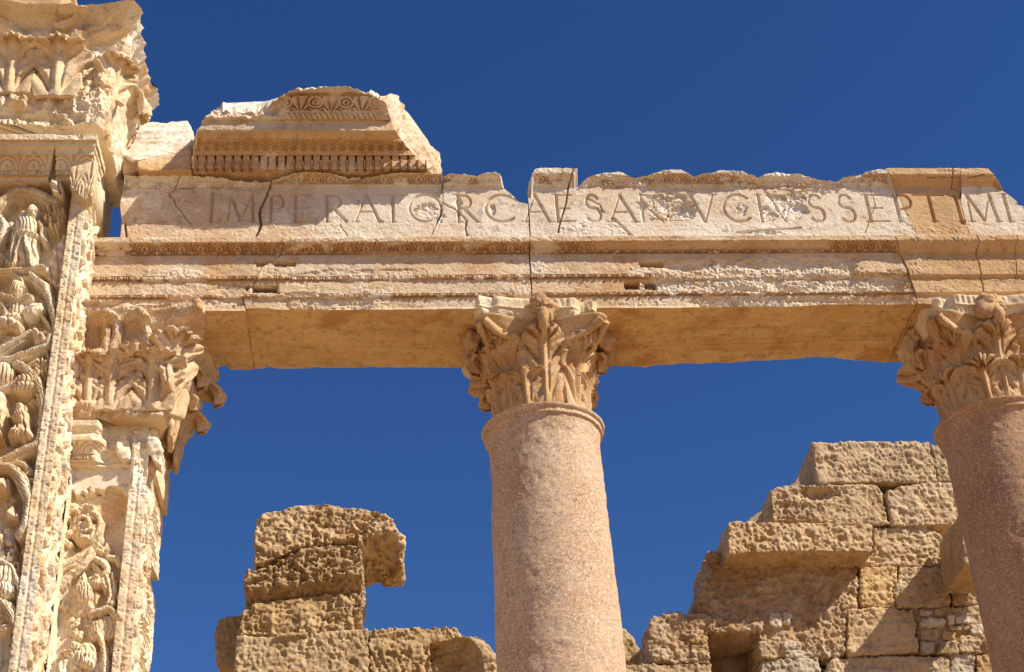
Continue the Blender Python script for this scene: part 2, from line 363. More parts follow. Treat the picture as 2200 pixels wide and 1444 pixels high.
# letter, left pixel at its foot, right pixel at its foot, (optional height stretch)
TEXT = [('I', 444, 462), ('M', 484, 548), ('P', 577, 612), ('E', 628, 668), ('R', 696, 745), ('A', 763, 815), ('T', 812, 876), ('O', 880, 948),
        ('R', 980, 1026), ('C', 1045, 1110), ('A', 1128, 1181), ('E', 1193, 1236), ('S', 1261, 1294), ('A', 1312, 1367), ('R', 1376, 1424), ('L', 1434, 1466),
        ('V', 1492, 1540), ('C', 1560, 1618), ('I', 1630, 1646), ('V', 1664, 1712), ('S', 1744, 1776), ('S', 1809, 1842), ('E', 1866, 1912), ('P', 1930, 1972),
        ('T', 1975, 2042), ('I', 2058, 2076), ('M', 2083, 2150), ('I', 2163, 2181)]
FADED = {14: .35, 15: .3, 19: .45, 18: .8, 7: .7}
ZL0, ZL1 = zr(476, YF), zr(418, YF)
def letter_depth(X, Z):
    """V-cut depth of the inscription and the index of the letter at every grid point"""
    D = np.zeros(X.shape); ID = np.full(X.shape, -1)
    for i, (ch, a, b) in enumerate(TEXT):
        x0, x1 = at(a, 476, YF)[0], at(b, 476, YF)[0]; w = x1-x0
        z0, z1 = at(a, 476, YF)[2], at(a, 418, YF)[2]
        if i == 0: z1 += .05
        h = z1-z0; m = (X > x0-.08) & (X < x1+.08) & (Z > z0-.06) & (Z < z1+.06)
        r = np.where(m.any(1))[0]; c = np.where(m.any(0))[0]
        if not len(r) or not len(c): continue
        s = np.s_[r[0]:r[-1]+1, c[0]:c[-1]+1]; x, z = X[s], Z[s]; best = np.zeros(x.shape)
        strokes, serifs = glyph(ch)
        for pts, wt in strokes:
            d = seg_dist(x, z, [(x0+p*w, z0+q*h) for p, q in pts]); hw = .0185*wt
            best = np.maximum(best, np.clip(1-d/hw, 0, 1)**.8*hw*1.9)
        for p, q in serifs:
            d = seg_dist(x, z, [(x0+p*w-.032, z0+q*h), (x0+p*w+.032, z0+q*h)]); best = np.maximum(best, np.clip(1-d/.010, 0, 1)*.014)
        D[s] = np.maximum(D[s], best*FADED.get(i, 1)); ID[s] = np.where(best > .003, i, ID[s])
    return D, ID

def poly_x(pts, py_to_z=True):
    """edge x as a function of z from pixel points on the frieze plane"""
    p = np.array([at(a, b, Y) for a, b, Y in pts]); o = np.argsort(p[:, 2]); return p[o][:, 2], p[o][:, 0]

ZS = SOF
A = dict(b1b=zr(640, 0), b1t=zr(629, -.03), f2t=zr(602, -.025), b2t=zr(590, -.05), f3t=zr(548, -.05), b3t=zr(538, -.07), lft=zr(521, -.14), fil=zr(508, -.155))
TOPZ = A['fil']+.012
ARCH_ANCIENT = [(.60, ZS+.0, 'x'), (0, ZS, 'soffit', .009), (0, A['b1b'], 'fascia'), (-.032, A['b1b']+.012, 'bead_moulding', .004), (-.032, A['b1t'], 'bead_moulding', .004),
    (-.025, A['b1t']+.004, 'fascia'), (-.025, A['f2t'], 'fascia'), (-.056, A['f2t']+.012, 'bead_moulding', .004), (-.056, A['b2t'], 'bead_moulding', .004),
    (-.05, A['b2t']+.004, 'fascia'), (-.05, A['f3t'], 'fascia'), (-.078, A['f3t']+.008, 'bead_moulding', .004), (-.078, A['b3t'], 'bead_moulding', .004),
    (-.075, A['b3t']+.005, 'leaf_moulding', .004), (-.14, A['lft'], 'leaf_moulding', .004), (-.155, A['lft']+.003, 'crown_fillet'), (-.157, A['fil'], 'crown_fillet'), (-.02, TOPZ, 'crown_fillet', .01), (.5, TOPZ, 'bed', .04)]
ARCH_REST = [(.60, ZS, 'x'), (0, ZS, 'soffit', .009), (0, A['b1b'], 'fascia'), (-.03, A['b1b']+.01, 'fascia'), (-.03, A['f2t'], 'fascia'), (-.058, A['f2t']+.012, 'fascia'), (-.058, A['f3t']-.01, 'fascia'),
    (-.075, A['f3t'], 'crown_moulding'), (-.15, A['lft']-.01, 'crown_moulding'), (-.157, A['lft']+.002, 'crown_moulding'), (-.157, A['fil'], 'crown_moulding'), (-.02, TOPZ, 'crown_moulding', .01), (.5, TOPZ, 'bed', .04)]
F_ = dict(pl=zr(401, YF), b0=zr(397, -.05), bt=zr(389, -.065), lf=zr(373, -.125), tp=zr(366, -.13))

def run_block(root, prof, xl, xr, mat, dmg=0.35, heavy=None, top=None, letters=False, ancient=True, cracks=(), holes=(), seed=0, matmap={}, dx=0.0055, patches=(), leafpatch=None, spall=(), tint=None):
    """a length of entablature: profile swept along X between the edges xl(z), xr(z), carved, cracked and worn"""
    P, lab, tl = profile(prof); n = len(P); tl = np.array(tl)
    s = np.concatenate([[0], np.cumsum(np.linalg.norm(np.diff(P, axis=0), axis=1))]); s = s+np.arange(n)*1e-7
    Nn = prof_normals(gsmooth(P, s, .006)); S1 = gsmooth(P, s, .022); S2 = gsmooth(P, s, .05)
    # worn profiles only ever lie behind the sound one
    XL = np.array([xl(z) for z in P[:, 1]]); XR = np.array([xr(z) for z in P[:, 1]])
    m = int(np.max(XR-XL)/dx)+2; u = np.linspace(0, 1, m)
    X = XL[:, None]+(XR-XL)[:, None]*u[None]; Z = np.repeat(P[:, 1:2], m, 1); Y = np.repeat(P[:, :1], m, 1)
    Q = P3(X, Y, Z); lab = np.array(lab); T = np.repeat(tl[:, None], m, 1)
    nb = fbm(Q, 2.6, 5, seed+1, .55, (1, .6, 1.5)); nf = fbm(Q, 13, 4, seed+2, .6, (.8, 1, 1.6))
    front = (lab != 'bed') & (lab != 'soffit') & (lab != 'x'); fm = front[:, None]*1.0
    # damage: 0 sound .. 1 broken back
    mk = sstep(.18, .5, nb+.35*nf+dmg-.35)*fm
    hv = np.zeros_like(X)
    for (hx0, hx1, hz0, hz1, amt) in (heavy or []):
        w = sstep(hx0-.12, hx0+.12, X+.16*nf)*(1-sstep(hx1-.1, hx1+.1, X+.16*nf))*sstep(hz0-.02, hz0+.02, Z+.05*nf)*(1-sstep(hz1-.02, hz1+.02, Z+.05*nf))
        hv = np.maximum(hv, w*amt)
    hv = np.clip(hv, 0, 1)*fm
    Yw = np.where(S1[:, :1] > P[:, :1], S1[:, :1], P[:, :1]); Zw = S1[:, 1:2]
    Y = Y+(Yw-Y)*mk*.9; Z = Z+(np.where(Yw > P[:, :1]+1e-5, Zw, Z)-Z)*mk*.6
    Yh = np.maximum(S2[:, :1], P[:, :1])+.018+.03*ridged(Q, 5.5, 3, seed+5, (.6, .4, 1.5))+.012*nf
    Y = Y+(Yh-Y)*hv
    Y = Y+mk*(.004+.006*nf)
    disp = np.zeros_like(X); ochre = np.zeros_like(X); sound = (1-mk)*(1-hv)
    if ancient:
        for nm in ('bead_moulding',):
            r = np.where(lab == nm)[0]
            if len(r):
                # split the rows into runs
                for g in np.split(r, np.where(np.diff(r) > 1)[0]+1):
                    z0, z1 = P[g[0], 1], P[g[-1], 1]; t = np.clip((P[g, 1]-z0)/(z1-z0+1e-9), 0, 1)[:, None]
                    wear = sstep(-.5, .1, fbm(Q[g], 1.7, 3, seed+9)+.2)
                    disp[g] += (-.034+.042*bead_reel(X[g], t*np.ones_like(X[g])))*np.clip(sound[g], 0, 1)*(.25+.75*wear)
                    ochre[g] = .65
        r = np.where(lab == 'leaf_moulding')[0]
        if len(r):
            t = ((s[r]-s[r[0]])/(s[r[-1]]-s[r[0]]))[:, None]*np.ones_like(X[r])
            k = kyma(X[r], t)
            lp = np.ones_like(k) if leafpatch is None else leafpatch(X[r])
            disp[r] += -.027*k*sound[r]*lp; ochre[r] = .5*lp+.15
    did = None
    if letters:
        r = (lab == 'face')[:, None]; D, did = letter_depth(X, Z); D = D*r*(1-.9*hv); did = np.where(r & (D > .0025), did, -1)
        disp -= D; ochre = np.maximum(ochre, .12*(D > .004)*sstep(-.5, .5, nb+.2))
    for (hx, hz, rx, rz, dp) in spall:      # shallow flaked hollows
        q = ((X-hx)/rx)**2+((Z-hz)/rz)**2+.9*nf+.5*nb; w = (1-sstep(.55, .8, q))*fm
        disp -= w*(dp+.014*nf+.012*ridged(Q, 16, 2, seed+6)); hv = np.maximum(hv, w)
    for pts, wd, dp in cracks:
        jit = .012*fbm(Q, 9, 3, seed+21); d = seg_dist(X+jit, Z+jit*.6, pts)
        disp -= dp*(1-sstep(wd*.35, wd, d))*fm
    hole = np.zeros_like(X)
    for (hx, hz, rx, rz, dp) in holes:
        q = np.maximum(np.abs((X-hx)/rx), np.abs((Z-hz)/rz))+.16*nf; w = (1-sstep(.8, 1.05, q))*fm
        disp -= w*dp; hole = np.maximum(hole, w)
    for (hx, hz, rx, rz) in patches:        # restorer's squared patches, flush and smoother
        w = (np.abs(X-hx) < rx) & (np.abs(Z-hz) < rz); ochre = np.where(w, .7, ochre)
    if tint is not None: ochre = np.maximum(ochre, tint[2]*(1-sstep(tint[0], tint[1], X+.25*nb))*sstep(-.5, .2, nf+.3)*fm)
    calm = np.where(lab == 'face', .45, 1.0)[:, None]; surf = (.0035*nf+.0022*fbm(Q, 45, 2, seed+12))*calm+.006*nb*fm
    disp += surf*(1+1.3*mk+2.5*hv)
    sf = np.where((lab == 'soffit') | (lab == 'x'))[0]
    if len(sf):
        Ys = Y[sf]; wr = sstep(-.1, .25, fbm(Q[sf], 1.3, 3, seed+14))
        for yl, w_, d_ in ((.36, .012, .022), (.42, .010, .018), (.60, .010, .018), (.66, .012, .022)): disp[sf] -= d_*(1-sstep(w_*.3, w_, np.abs(Ys-yl+.004*nf[sf])))*(.25+.75*wr)
        disp[sf] -= (np.abs(Ys-.51) < .09)*.016*wr
        rg = ridged(Q[sf], 1.5, 4, seed+16, (.55, 1.5, 1)); disp[sf] -= .05*sstep(.83, .95, rg)*sstep(-.1, .3, fbm(Q[sf], 1.1, 3, seed+18))
        disp[sf] += .06*np.clip(fbm(Q[sf], 2.2, 4, seed+19, .55, (.7, 1, 1))-.05, -.5, 0)*sstep(.6, 1.0, Ys)
        V0 = .15*np.clip(fbm(P3(X[:1], 0*X[:1], 0*X[:1]), 2.0, 5, seed+17, .6), -.2, 1); Y[sf] -= np.abs(V0)*sstep(.7, 1.03, Ys)
    if len(sf): disp[sf] += (.045*fbm(Q[sf], 1.6, 4, seed+13, .5, (.6, 1, 1))+.012*ridged(Q[sf], 4, 3, seed+15, (.35, 1.3, 1)))
    X = X+0; Y = Y+disp*Nn[:, :1]; Z = Z+disp*Nn[:, 1:2]
    if top is not None:
        tz = np.array(top); zt = np.interp(X[0], tz[:, 0], tz[:, 1])[None]; zt = zt+.018*fbm(P3(X[:1], 0*X[:1], 0*X[:1]+zt), 6, 4, seed+31)
        over = np.clip(Z-zt, 0, 1)*(front[:, None]); bz = Z.copy(); Z = np.minimum(Z, zt+.04*over)
        Y = np.where((over > 0), np.maximum(Y, Y+np.minimum(over*.9, .18)+.02*nf), Y)
        rb = np.where(lab == 'bed')[0]
        if len(rb):
            Z[rb] = np.minimum(Z[rb], zt-.01+.035*fbm(Q[rb], 5, 3, seed+33)); kf = rb[0]-1
            yy = np.linspace(0, 1, len(rb)+1)[1:, None]; Y[rb] = Y[kf][None]+(P[-1, 0]-Y[kf][None])*yy; 
        hv = np.maximum(hv, (over > 0)*1.0)
    # the far half of the section, coarse: top, back, underside
    V = np.stack([X, Y, Z], -1)
    bk = [V[-1]+0, V[-1]*[1, 0, 1]+[0, YB, 0], V[0]*[1, 0, 1]+[0, YB, 0]]
    worn = np.clip(.75*mk+hv, 0, 1)
    At = {'worn': worn, 'ochre': np.clip(ochre*(1-.8*worn), 0, 1)}
    Fq = quads(n, m).reshape(n-1, m-1, 4)
    fl = lab[1:]
    groups = {}
    for k in range(n-1): groups.setdefault(fl[k], []).append(k)
    lf = None
    if did is not None:
        c = np.maximum.reduce([did[:-1, :-1], did[1:, :-1], did[:-1, 1:], did[1:, 1:]]); lf = c
    for nm, rows in groups.items():
        rows = np.array(rows)
        runs = np.split(rows, np.where(np.diff(rows) > 1)[0]+1)
        if nm in ('x', 'bed'): continue
        for g in runs:
            f = Fq[g]
            pn = {'face': 'inscription_field'}.get(nm, nm)
            if nm == 'face' and lf is not None:
                keep = lf[g] < 0; emit(pn, V, f[keep], matmap.get(nm, mat), root, At)
                for i in np.unique(lf[g][lf[g] >= 0]):
                    emit('carved_letter', V, f[lf[g] == i], matmap.get(nm, mat), root, At, label='carved letter '+TEXT[i][0])
            else:
                if nm == 'soffit':   # the underside runs on to the back arris
                    b = Bag(); b.add(V, f[::1]); b.build(pn, matmap.get(nm, mat), root)
                else: emit(pn, V, f, matmap.get(nm, mat), root, At)
    # body: underside back half / bed, back and ends
    b = Bag(); rb = np.where((lab == 'bed'))[0]
    if len(rb): b.add(V[rb[0]-1:], quads(len(rb)+1, m))
    loop = np.concatenate([V[:, 0], bk[1][:1], bk[2][:1]]); loop2 = np.concatenate([V[:, -1], bk[1][-1:], bk[2][-1:]])
    b.add(np.stack([V[-1], bk[1]], 0), quads(2, m)); b.add(np.stack([bk[1], bk[2]], 0), quads(2, m)); b.add(np.stack([bk[2], V[0]], 0), quads(2, m))
    for L, fp in ((loop, 0), (loop2, 1)):
        c = L.mean(0); nL = len(L); i = np.arange(nL); tr = np.stack([i, (i+1) % nL, np.full(nL, nL)], -1)
        b.add(np.vstack([L, c[None]]), tr if fp else tr[:, ::-1])
    b.build('block_core', mat, root)
    for (hx, hz, rx, rz, dp) in holes:      # stub of the iron clamp left in its socket
        cv, cf = box(hx-rx*.62, hx+rx*.5, .02, .16, hz-rz*.62, hz+rz*.35); cv, cn, cf = remesh(cv, cf, .01); emit('iron_clamp', cv+cn*(.012*fbm(cv, 14, 3, seed))[:, None], cf, M_HOLE, root)
YB = 1.033
def edge(pts):
    z, x = poly_x(pts); return lambda q: float(np.interp(q, z, x))
def pz(px, py, Y=YF): p = at(px, py, Y); return (p[0], p[2])
def crk(*px, w=.010, d=.07, Y=YF): return ([pz(a, b, Y) for a, b in px], w, d)

# soffits continue at full detail to the back arris
def soffit_profile(prof, yb):
    p = list(prof); p[0] = (yb, ZS, 'x'); return p
GAP = .006
XJ = [at(190, 600, 0)[0]-.6, at(527, 600, 0)[0], at(1141, 600, 0)[0], at(1962, 600, 0)[0], at(2200, 600, 0)[0]+1.3]
e525 = edge([(527, 660, 0), (520, 640, 0), (545, 610, -.03), (563, 575, -.05), (600, 548, -.07), (606, 515, -.15)])
e1141 = edge([(1144, 660, 0), (1141, 600, -.03), (1137, 508, -.15)])
e1960 = edge([(1973, 655, 0), (1966, 625, -.03), (1948, 575, -.05), (1936, 545, -.07), (1922, 508, -.15)])
def soff(yb): return lambda: None
root = thing('architrave_block', 'pale short architrave block over the carved pilaster capital, left of the ragged clamp joint', 'stone block', (at(360, 650, 0)[0], .4, ZS), 'architrave blocks with three fasciae')
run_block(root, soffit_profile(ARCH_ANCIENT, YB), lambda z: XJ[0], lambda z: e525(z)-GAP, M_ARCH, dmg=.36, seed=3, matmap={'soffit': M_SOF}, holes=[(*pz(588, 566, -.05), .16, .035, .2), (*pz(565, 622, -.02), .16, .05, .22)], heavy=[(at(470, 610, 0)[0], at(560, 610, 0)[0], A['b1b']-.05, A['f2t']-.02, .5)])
root = thing('architrave_block', 'long architrave block with orange leaf moulding between ragged clamp joint and the middle column', 'stone block', (at(830, 650, 0)[0], .4, ZS), 'architrave blocks with three fasciae')
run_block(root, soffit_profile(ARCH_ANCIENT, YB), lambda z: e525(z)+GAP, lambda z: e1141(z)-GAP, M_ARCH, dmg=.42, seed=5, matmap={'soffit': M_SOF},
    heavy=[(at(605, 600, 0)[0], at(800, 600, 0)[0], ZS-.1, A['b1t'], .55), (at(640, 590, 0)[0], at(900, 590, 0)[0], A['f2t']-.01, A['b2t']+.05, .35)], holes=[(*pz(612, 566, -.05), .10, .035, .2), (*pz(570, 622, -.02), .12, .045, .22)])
root = thing('architrave_block', 'long architrave block with badly broken fasciae between middle and right columns', 'stone block', (at(1550, 650, 0)[0], .4, ZS), 'architrave blocks with three fasciae')
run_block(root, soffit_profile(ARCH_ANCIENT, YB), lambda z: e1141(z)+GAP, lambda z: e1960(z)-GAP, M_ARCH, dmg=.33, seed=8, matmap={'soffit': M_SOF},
    heavy=[(at(1425, 600, 0)[0], at(1850, 600, 0)[0], A['b2t']-.02, A['f3t']-.06, 1.0), (at(1395, 600, 0)[0], at(1950, 600, 0)[0], A['b1t'], A['f2t']+.03, 1.0), (at(1500, 600, 0)[0], at(1955, 600, 0)[0], ZS-.1, A['b1b']-.02, .7)],
    holes=[(*pz(1400, 567, -.05), .13, .04, .22), (*pz(1358, 612, -.03), .07, .045, .22), (*pz(1398, 611, -.03), .06, .05, .22)], patches=[(*pz(1330, 560, -.05), .06, .05), (*pz(1310, 612, -.03), .07, .06)],
    leafpatch=lambda x: np.clip(1-sstep(at(1230, 530, -.1)[0], at(1320, 530, -.1)[0], x)+sstep(at(1770, 530, -.1)[0], at(1800, 530, -.1)[0], x), .12, 1))
root = thing('architrave_block', 'smooth tan restored architrave block above the right column', 'stone block', (at(2150, 650, 0)[0], .4, ZS))
run_block(root, soffit_profile(ARCH_REST, YB), lambda z: e1960(z)+GAP, lambda z: XJ[4], M_REST, dmg=.12, seed=11, ancient=False, matmap={'soffit': M_REST},
    cracks=[crk((2090, 515), (2100, 560), (2112, 610), (2116, 650), w=.006, d=.04, Y=-.05), crk((2176, 515), (2185, 600), w=.004, d=.02, Y=-.05)])

FRZ = [(.5, TOPZ+.004, 'x'), (YF-.004, TOPZ+.004, 'x', .05), (YF-.002, zr(482, YF), 'plinth'), (YF, zr(480, YF), 'face', .0045), (YF, F_['pl'], 'face', .0048), (-.05, F_['pl']+.003, 'top_fillet'), (-.05, F_['b0'], 'top_fillet'), (-.068, F_['b0']+.003, 'bead_moulding', .004),
    (-.068, F_['bt'], 'bead_moulding', .004), (-.065, F_['bt']+.004, 'leaf_moulding', .004), (-.125, F_['lf'], 'leaf_moulding', .004), (-.13, F_['lf']+.003, 'crown_fillet'), (-.132, F_['tp']+.03, 'crown_fillet'), (.4, F_['tp']+.03, 'bed', .03)]
FRZ_P = list(FRZ)
FRZ_R = [(.5, TOPZ+.004, 'x'), (YF-.004, TOPZ+.004, 'x', .05), (YF-.002, zr(482, YF), 'plinth'), (YF, zr(480, YF), 'face', .0045), (YF, F_['pl'], 'face', .0048), (-.06, F_['pl']+.02, 'crown_moulding'), (-.06, F_['bt']-.01, 'crown_moulding'), (-.11, F_['bt']+.01, 'crown_moulding'),
    (-.115, F_['lf']-.02, 'crown_moulding'), (-.13, F_['lf']-.01, 'crown_moulding'), (-.13, F_['tp']+.03, 'crown_moulding'), (.4, F_['tp']+.03, 'bed', .03)]
def tops(*px, Y=-.13): return [pz(a, b, Y) for a, b in px]
e265 = edge([(262, 480, YF), (258, 440, YF), (266, 400, YF), (268, 370, -.12)])
e950 = edge([(925, 510, YF), (932, 490, YF), (948, 455, YF), (952, 430, YF), (952, 374, -.12)])
e1137 = edge([(1139, 510, YF), (1136, 450, YF), (1132, 415, YF), (1136, 385, -.1), (1150, 362, -.13)])
e1920 = edge([(1968, 500, YF), (1956, 478, YF), (1924, 405, YF), (1914, 385, -.09), (1902, 362, -.13)])
e2055 = edge([(2082, 500, YF), (2075, 478, YF), (2056, 400, YF), (2062, 385, -.09), (2062, 355, -.13)])
root = thing('frieze_block', 'long frieze block reading IMPERATO under the big cornice block, cracked through the P', 'stone block', (at(600, 500, YF)[0], .4, TOPZ), 'inscribed frieze blocks')
run_block(root, FRZ, lambda z: e265(z), lambda z: e950(z)-GAP*.8, M_FRZ, dmg=.30, seed=14, letters=True, tint=(at(560, 450, 0)[0], at(760, 450, 0)[0], .62),
    top=tops((255, 372), (400, 372), (500, 378), (560, 382), (600, 375), (640, 368), (690, 372), (740, 378), (860, 372), (955, 374)),
    heavy=[(at(250, 372, 0)[0], at(575, 372, 0)[0], F_['b0']-.03, F_['tp']+.2, .8), (at(760, 372, 0)[0], at(800, 372, 0)[0], F_['bt'], F_['tp']+.2, .8)],
    cracks=[crk((548, 508), (560, 485), (558, 450), (572, 420), (585, 390), (588, 372), w=.014, d=.10), crk((268, 480), (275, 512), w=.010), crk((410, 482), (385, 450), (365, 415), (390, 385), w=.005, d=.03), crk((296, 481), (370, 482), w=.006, d=.03), crk((730, 482), (745, 508), w=.005, d=.03)],
    spall=[(*pz(915, 452), .14, .12, .012)])
root = thing('frieze_block', 'short cracked frieze block carved R C with the notch in its top right corner', 'stone block', (at(1040, 500, YF)[0], .4, TOPZ), 'inscribed frieze blocks')
run_block(root, FRZ, lambda z: e950(z)+GAP*.8, lambda z: e1137(z)-GAP, M_FRZ, dmg=.34, seed=17, letters=True,
    top=tops((945, 374), (975, 371), (1055, 373), (1062, 388), (1085, 402), (1102, 418), (1132, 424), (1150, 425)),
    cracks=[crk((952, 435), (985, 455), (1005, 472), (1000, 490), (1006, 506), w=.010, d=.06), crk((925, 505), (932, 490), (950, 450), w=.012, d=.07)],
    spall=[(*pz(985, 435), .05, .07, .012), (*pz(1058, 450), .03, .07, .012), (*pz(935, 470), .10, .10, .014)])
root = thing('frieze_block', 'longest frieze block carved AESA to SEP with battered middle and jagged broken top', 'stone block', (at(1540, 500, YF)[0], .4, TOPZ), 'inscribed frieze blocks')
run_block(root, FRZ_P, lambda z: e1137(z)+GAP, lambda z: e1920(z)-GAP*.6, M_FRZ, dmg=.30, seed=19, letters=True,
    top=tops((1130, 362), (1150, 360), (1228, 361), (1232, 394), (1244, 392), (1262, 378), (1285, 368), (1325, 364), (1360, 372), (1385, 372), (1420, 366), (1470, 366), (1500, 378), (1515, 374), (1560, 366), (1610, 368), (1645, 378), (1690, 366), (1760, 372), (1830, 380), (1845, 374), (1900, 368), (1925, 366)),
    cracks=[crk((1228, 380), (1220, 410), (1212, 450), (1200, 500), w=.009, d=.06), crk((1315, 468), (1340, 490), (1360, 512), w=.016, d=.06), crk((1260, 425), (1290, 440), (1298, 455), w=.010, d=.04), crk((1862, 380), (1880, 440), (1865, 480), (1856, 502), w=.004, d=.02), crk((1592, 500), (1690, 492), (1720, 490), w=.012, d=.03)],
    heavy=[(at(1240, 372, 0)[0], at(1395, 372, 0)[0], F_['pl'], F_['tp']+.2, .8), (at(1585, 372, 0)[0], at(1850, 372, 0)[0], F_['b0'], F_['tp']+.2, .9)],
    spall=[(*pz(1430, 440), .26, .16, .022), (*pz(1470, 455), .14, .12, .02), (*pz(1690, 440), .24, .20, .02), (*pz(1650, 460), .10, .10, .015), (*pz(1590, 450), .08, .08, .012), (*pz(1640, 500), .25, .03, .016), (*pz(1760, 410), .2, .06, .016)])
root = thing('frieze_block', 'tan restored frieze block carved T I with plain moulded top', 'stone block', (at(2020, 500, YF)[0], .4, TOPZ), 'inscribed frieze blocks')
run_block(root, FRZ_R, lambda z: e1920(z)+GAP*.6, lambda z: e2055(z)-GAP*.5, M_REST, dmg=.10, seed=23, letters=True, ancient=False,
    cracks=[crk((2046, 360), (2050, 395), w=.007, d=.04, Y=-.12)], spall=[(*pz(2040, 392), .25, .012, .02), (*pz(2068, 475), .03, .04, .02)])
root = thing('frieze_block', 'white frieze block carved M I with sloping broken top at far right', 'stone block', (at(2150, 500, YF)[0], .4, TOPZ), 'inscribed frieze blocks')
run_block(root, FRZ_R, lambda z: e2055(z)+GAP*.5, lambda z: XJ[4]-.4, M_FRZ, dmg=.22, seed=26, letters=True, ancient=False,
    top=tops((2050, 358), (2112, 358), (2135, 378), (2160, 395), (2190, 418), (2230, 450), (2300, 470)), matmap={'crown_moulding': M_REST, 'plinth': M_FRZ}, cracks=[crk((2075, 388), (2110, 384), w=.006, d=.03, Y=-.06)],
    spall=[(*pz(2150, 405), .12, .05, .02), (*pz(2195, 430), .1, .1, .03)])
# ------------------------------------------------------------------ acanthus leaves, capitals, columns
def leaf_mesh(base, out, R, bell, z0, h, w, reach=.2, brk=1.0, seed=0, nu=61, nv=92, droop=.16, rough=.006, lobes=4.2, bottom=None):
    """carved acanthus leaf standing on a bell (R = radius, None for a flat face); closed, solid against the bell"""
    o = np.array([out[0], out[1], 0.0]); o /= np.linalg.norm(o); t = np.array([-o[1], o[0], 0])
    u = np.linspace(-1, 1, nu); v = np.linspace(0, brk, nv); U, V = np.meshgrid(u, v)
    cp = interp_path([(0, .02, 0), (.12, .035, .34), (.34, .05+.02*reach, .70), (.62, .09+.28*reach, .95), (.80, .10+.68*reach, 1.0), (.92, .10+reach*.98, 1-.55*droop), (1.0, .10+reach, 1-1.6*droop)], 80)
    ov = np.interp(V, cp[:, 0], cp[:, 1]); zv = np.interp(V, cp[:, 0], cp[:, 2])*h
    W = w*.5*(.60+.48*np.sin(np.pi*np.clip(V*1.02+.02, 0, 1))**.8)*np.clip(1-np.clip((V-.62)/.40, 0, 1)**2.6*.78, .1, 1)
    q = lobes*V-1.0*np.abs(U)*(.8+.5*V)+.15
    lob = np.abs(np.sin(np.pi*q)); W = W*(1+.36*(lob-.6)*sstep(.40, 1, np.abs(U)))
    fr = (q % 1.0); slot = np.exp(-(np.minimum(fr, 1-fr)/.10)**2)*sstep(.16, .45, np.abs(U))
    fine = np.cos(2*np.pi*(q*3.0))*.5*sstep(.2, .6, np.abs(U))
    d = -.06*slot+.013*fine+.024*np.exp(-(U/.13)**2)-.022*np.exp(-((np.abs(U)-.24)/.06)**2)*(V > .05)
    d = d*sstep(-.02, .10, V)
    lat = U*W; fold = .35*W*np.abs(U)**2.2*(.3+.7*V)
    z = z0+zv-.10*h*np.abs(U)**2*V*.6
    sag = 0 if R is None else (np.abs(R)-np.sqrt(np.clip(R*R-lat*lat, 0.01, None)))
    bw = bell(np.clip((z-0), -99, 99))
    off = bw+ov-sag+d*1.0-fold*.35
    F = np.asarray(base)[None, None]+o*off[..., None]+t*lat[..., None]; F = F+0; F[..., 2] = z
    # back: on the bell low down, a thin blade where the tip curls free
    th = np.clip(.05-.02*V, .03, .06); free = sstep(.55, .72, V)
    backo = np.where(True, (bw-sag-.03)*(1-free)+(off-th-.012*(1-lob))*free, 0); backz = z-th*.8*sstep(.75, 1, V)
    B = np.asarray(base)[None, None]+o*np.minimum(backo, off-.012)[..., None]+t*(lat*(.97))[..., None]; B[..., 2] = backz
    n = fbm(F, 9, 4, seed); n2 = fbm(F, 40, 2, seed+1)
    F = F+(o*(rough*n+.3*rough*n2)[..., None]); F[..., 2] += rough*.8*fbm(F, 12, 3, seed+2)
    if brk < 1: F[-10:] += o*(-.03*np.abs(fbm(F[-10:], 22, 3, seed+3)))[..., None]
    r, c = nv, nu; nF = r*c; Vv = np.concatenate([F.reshape(-1, 3), B.reshape(-1, 3)])
    Q = [quads(r, c), quads(r, c, flip=True)+nF]
    ring = np.concatenate([np.arange(c), (np.arange(1, r))*c+c-1, (r-1)*c+np.arange(c-2, -1, -1), np.arange(r-2, 0, -1)*c])
    k = np.roll(ring, -1); Q.append(np.stack([k, ring, ring+nF, k+nF], -1))
    return Vv, Q
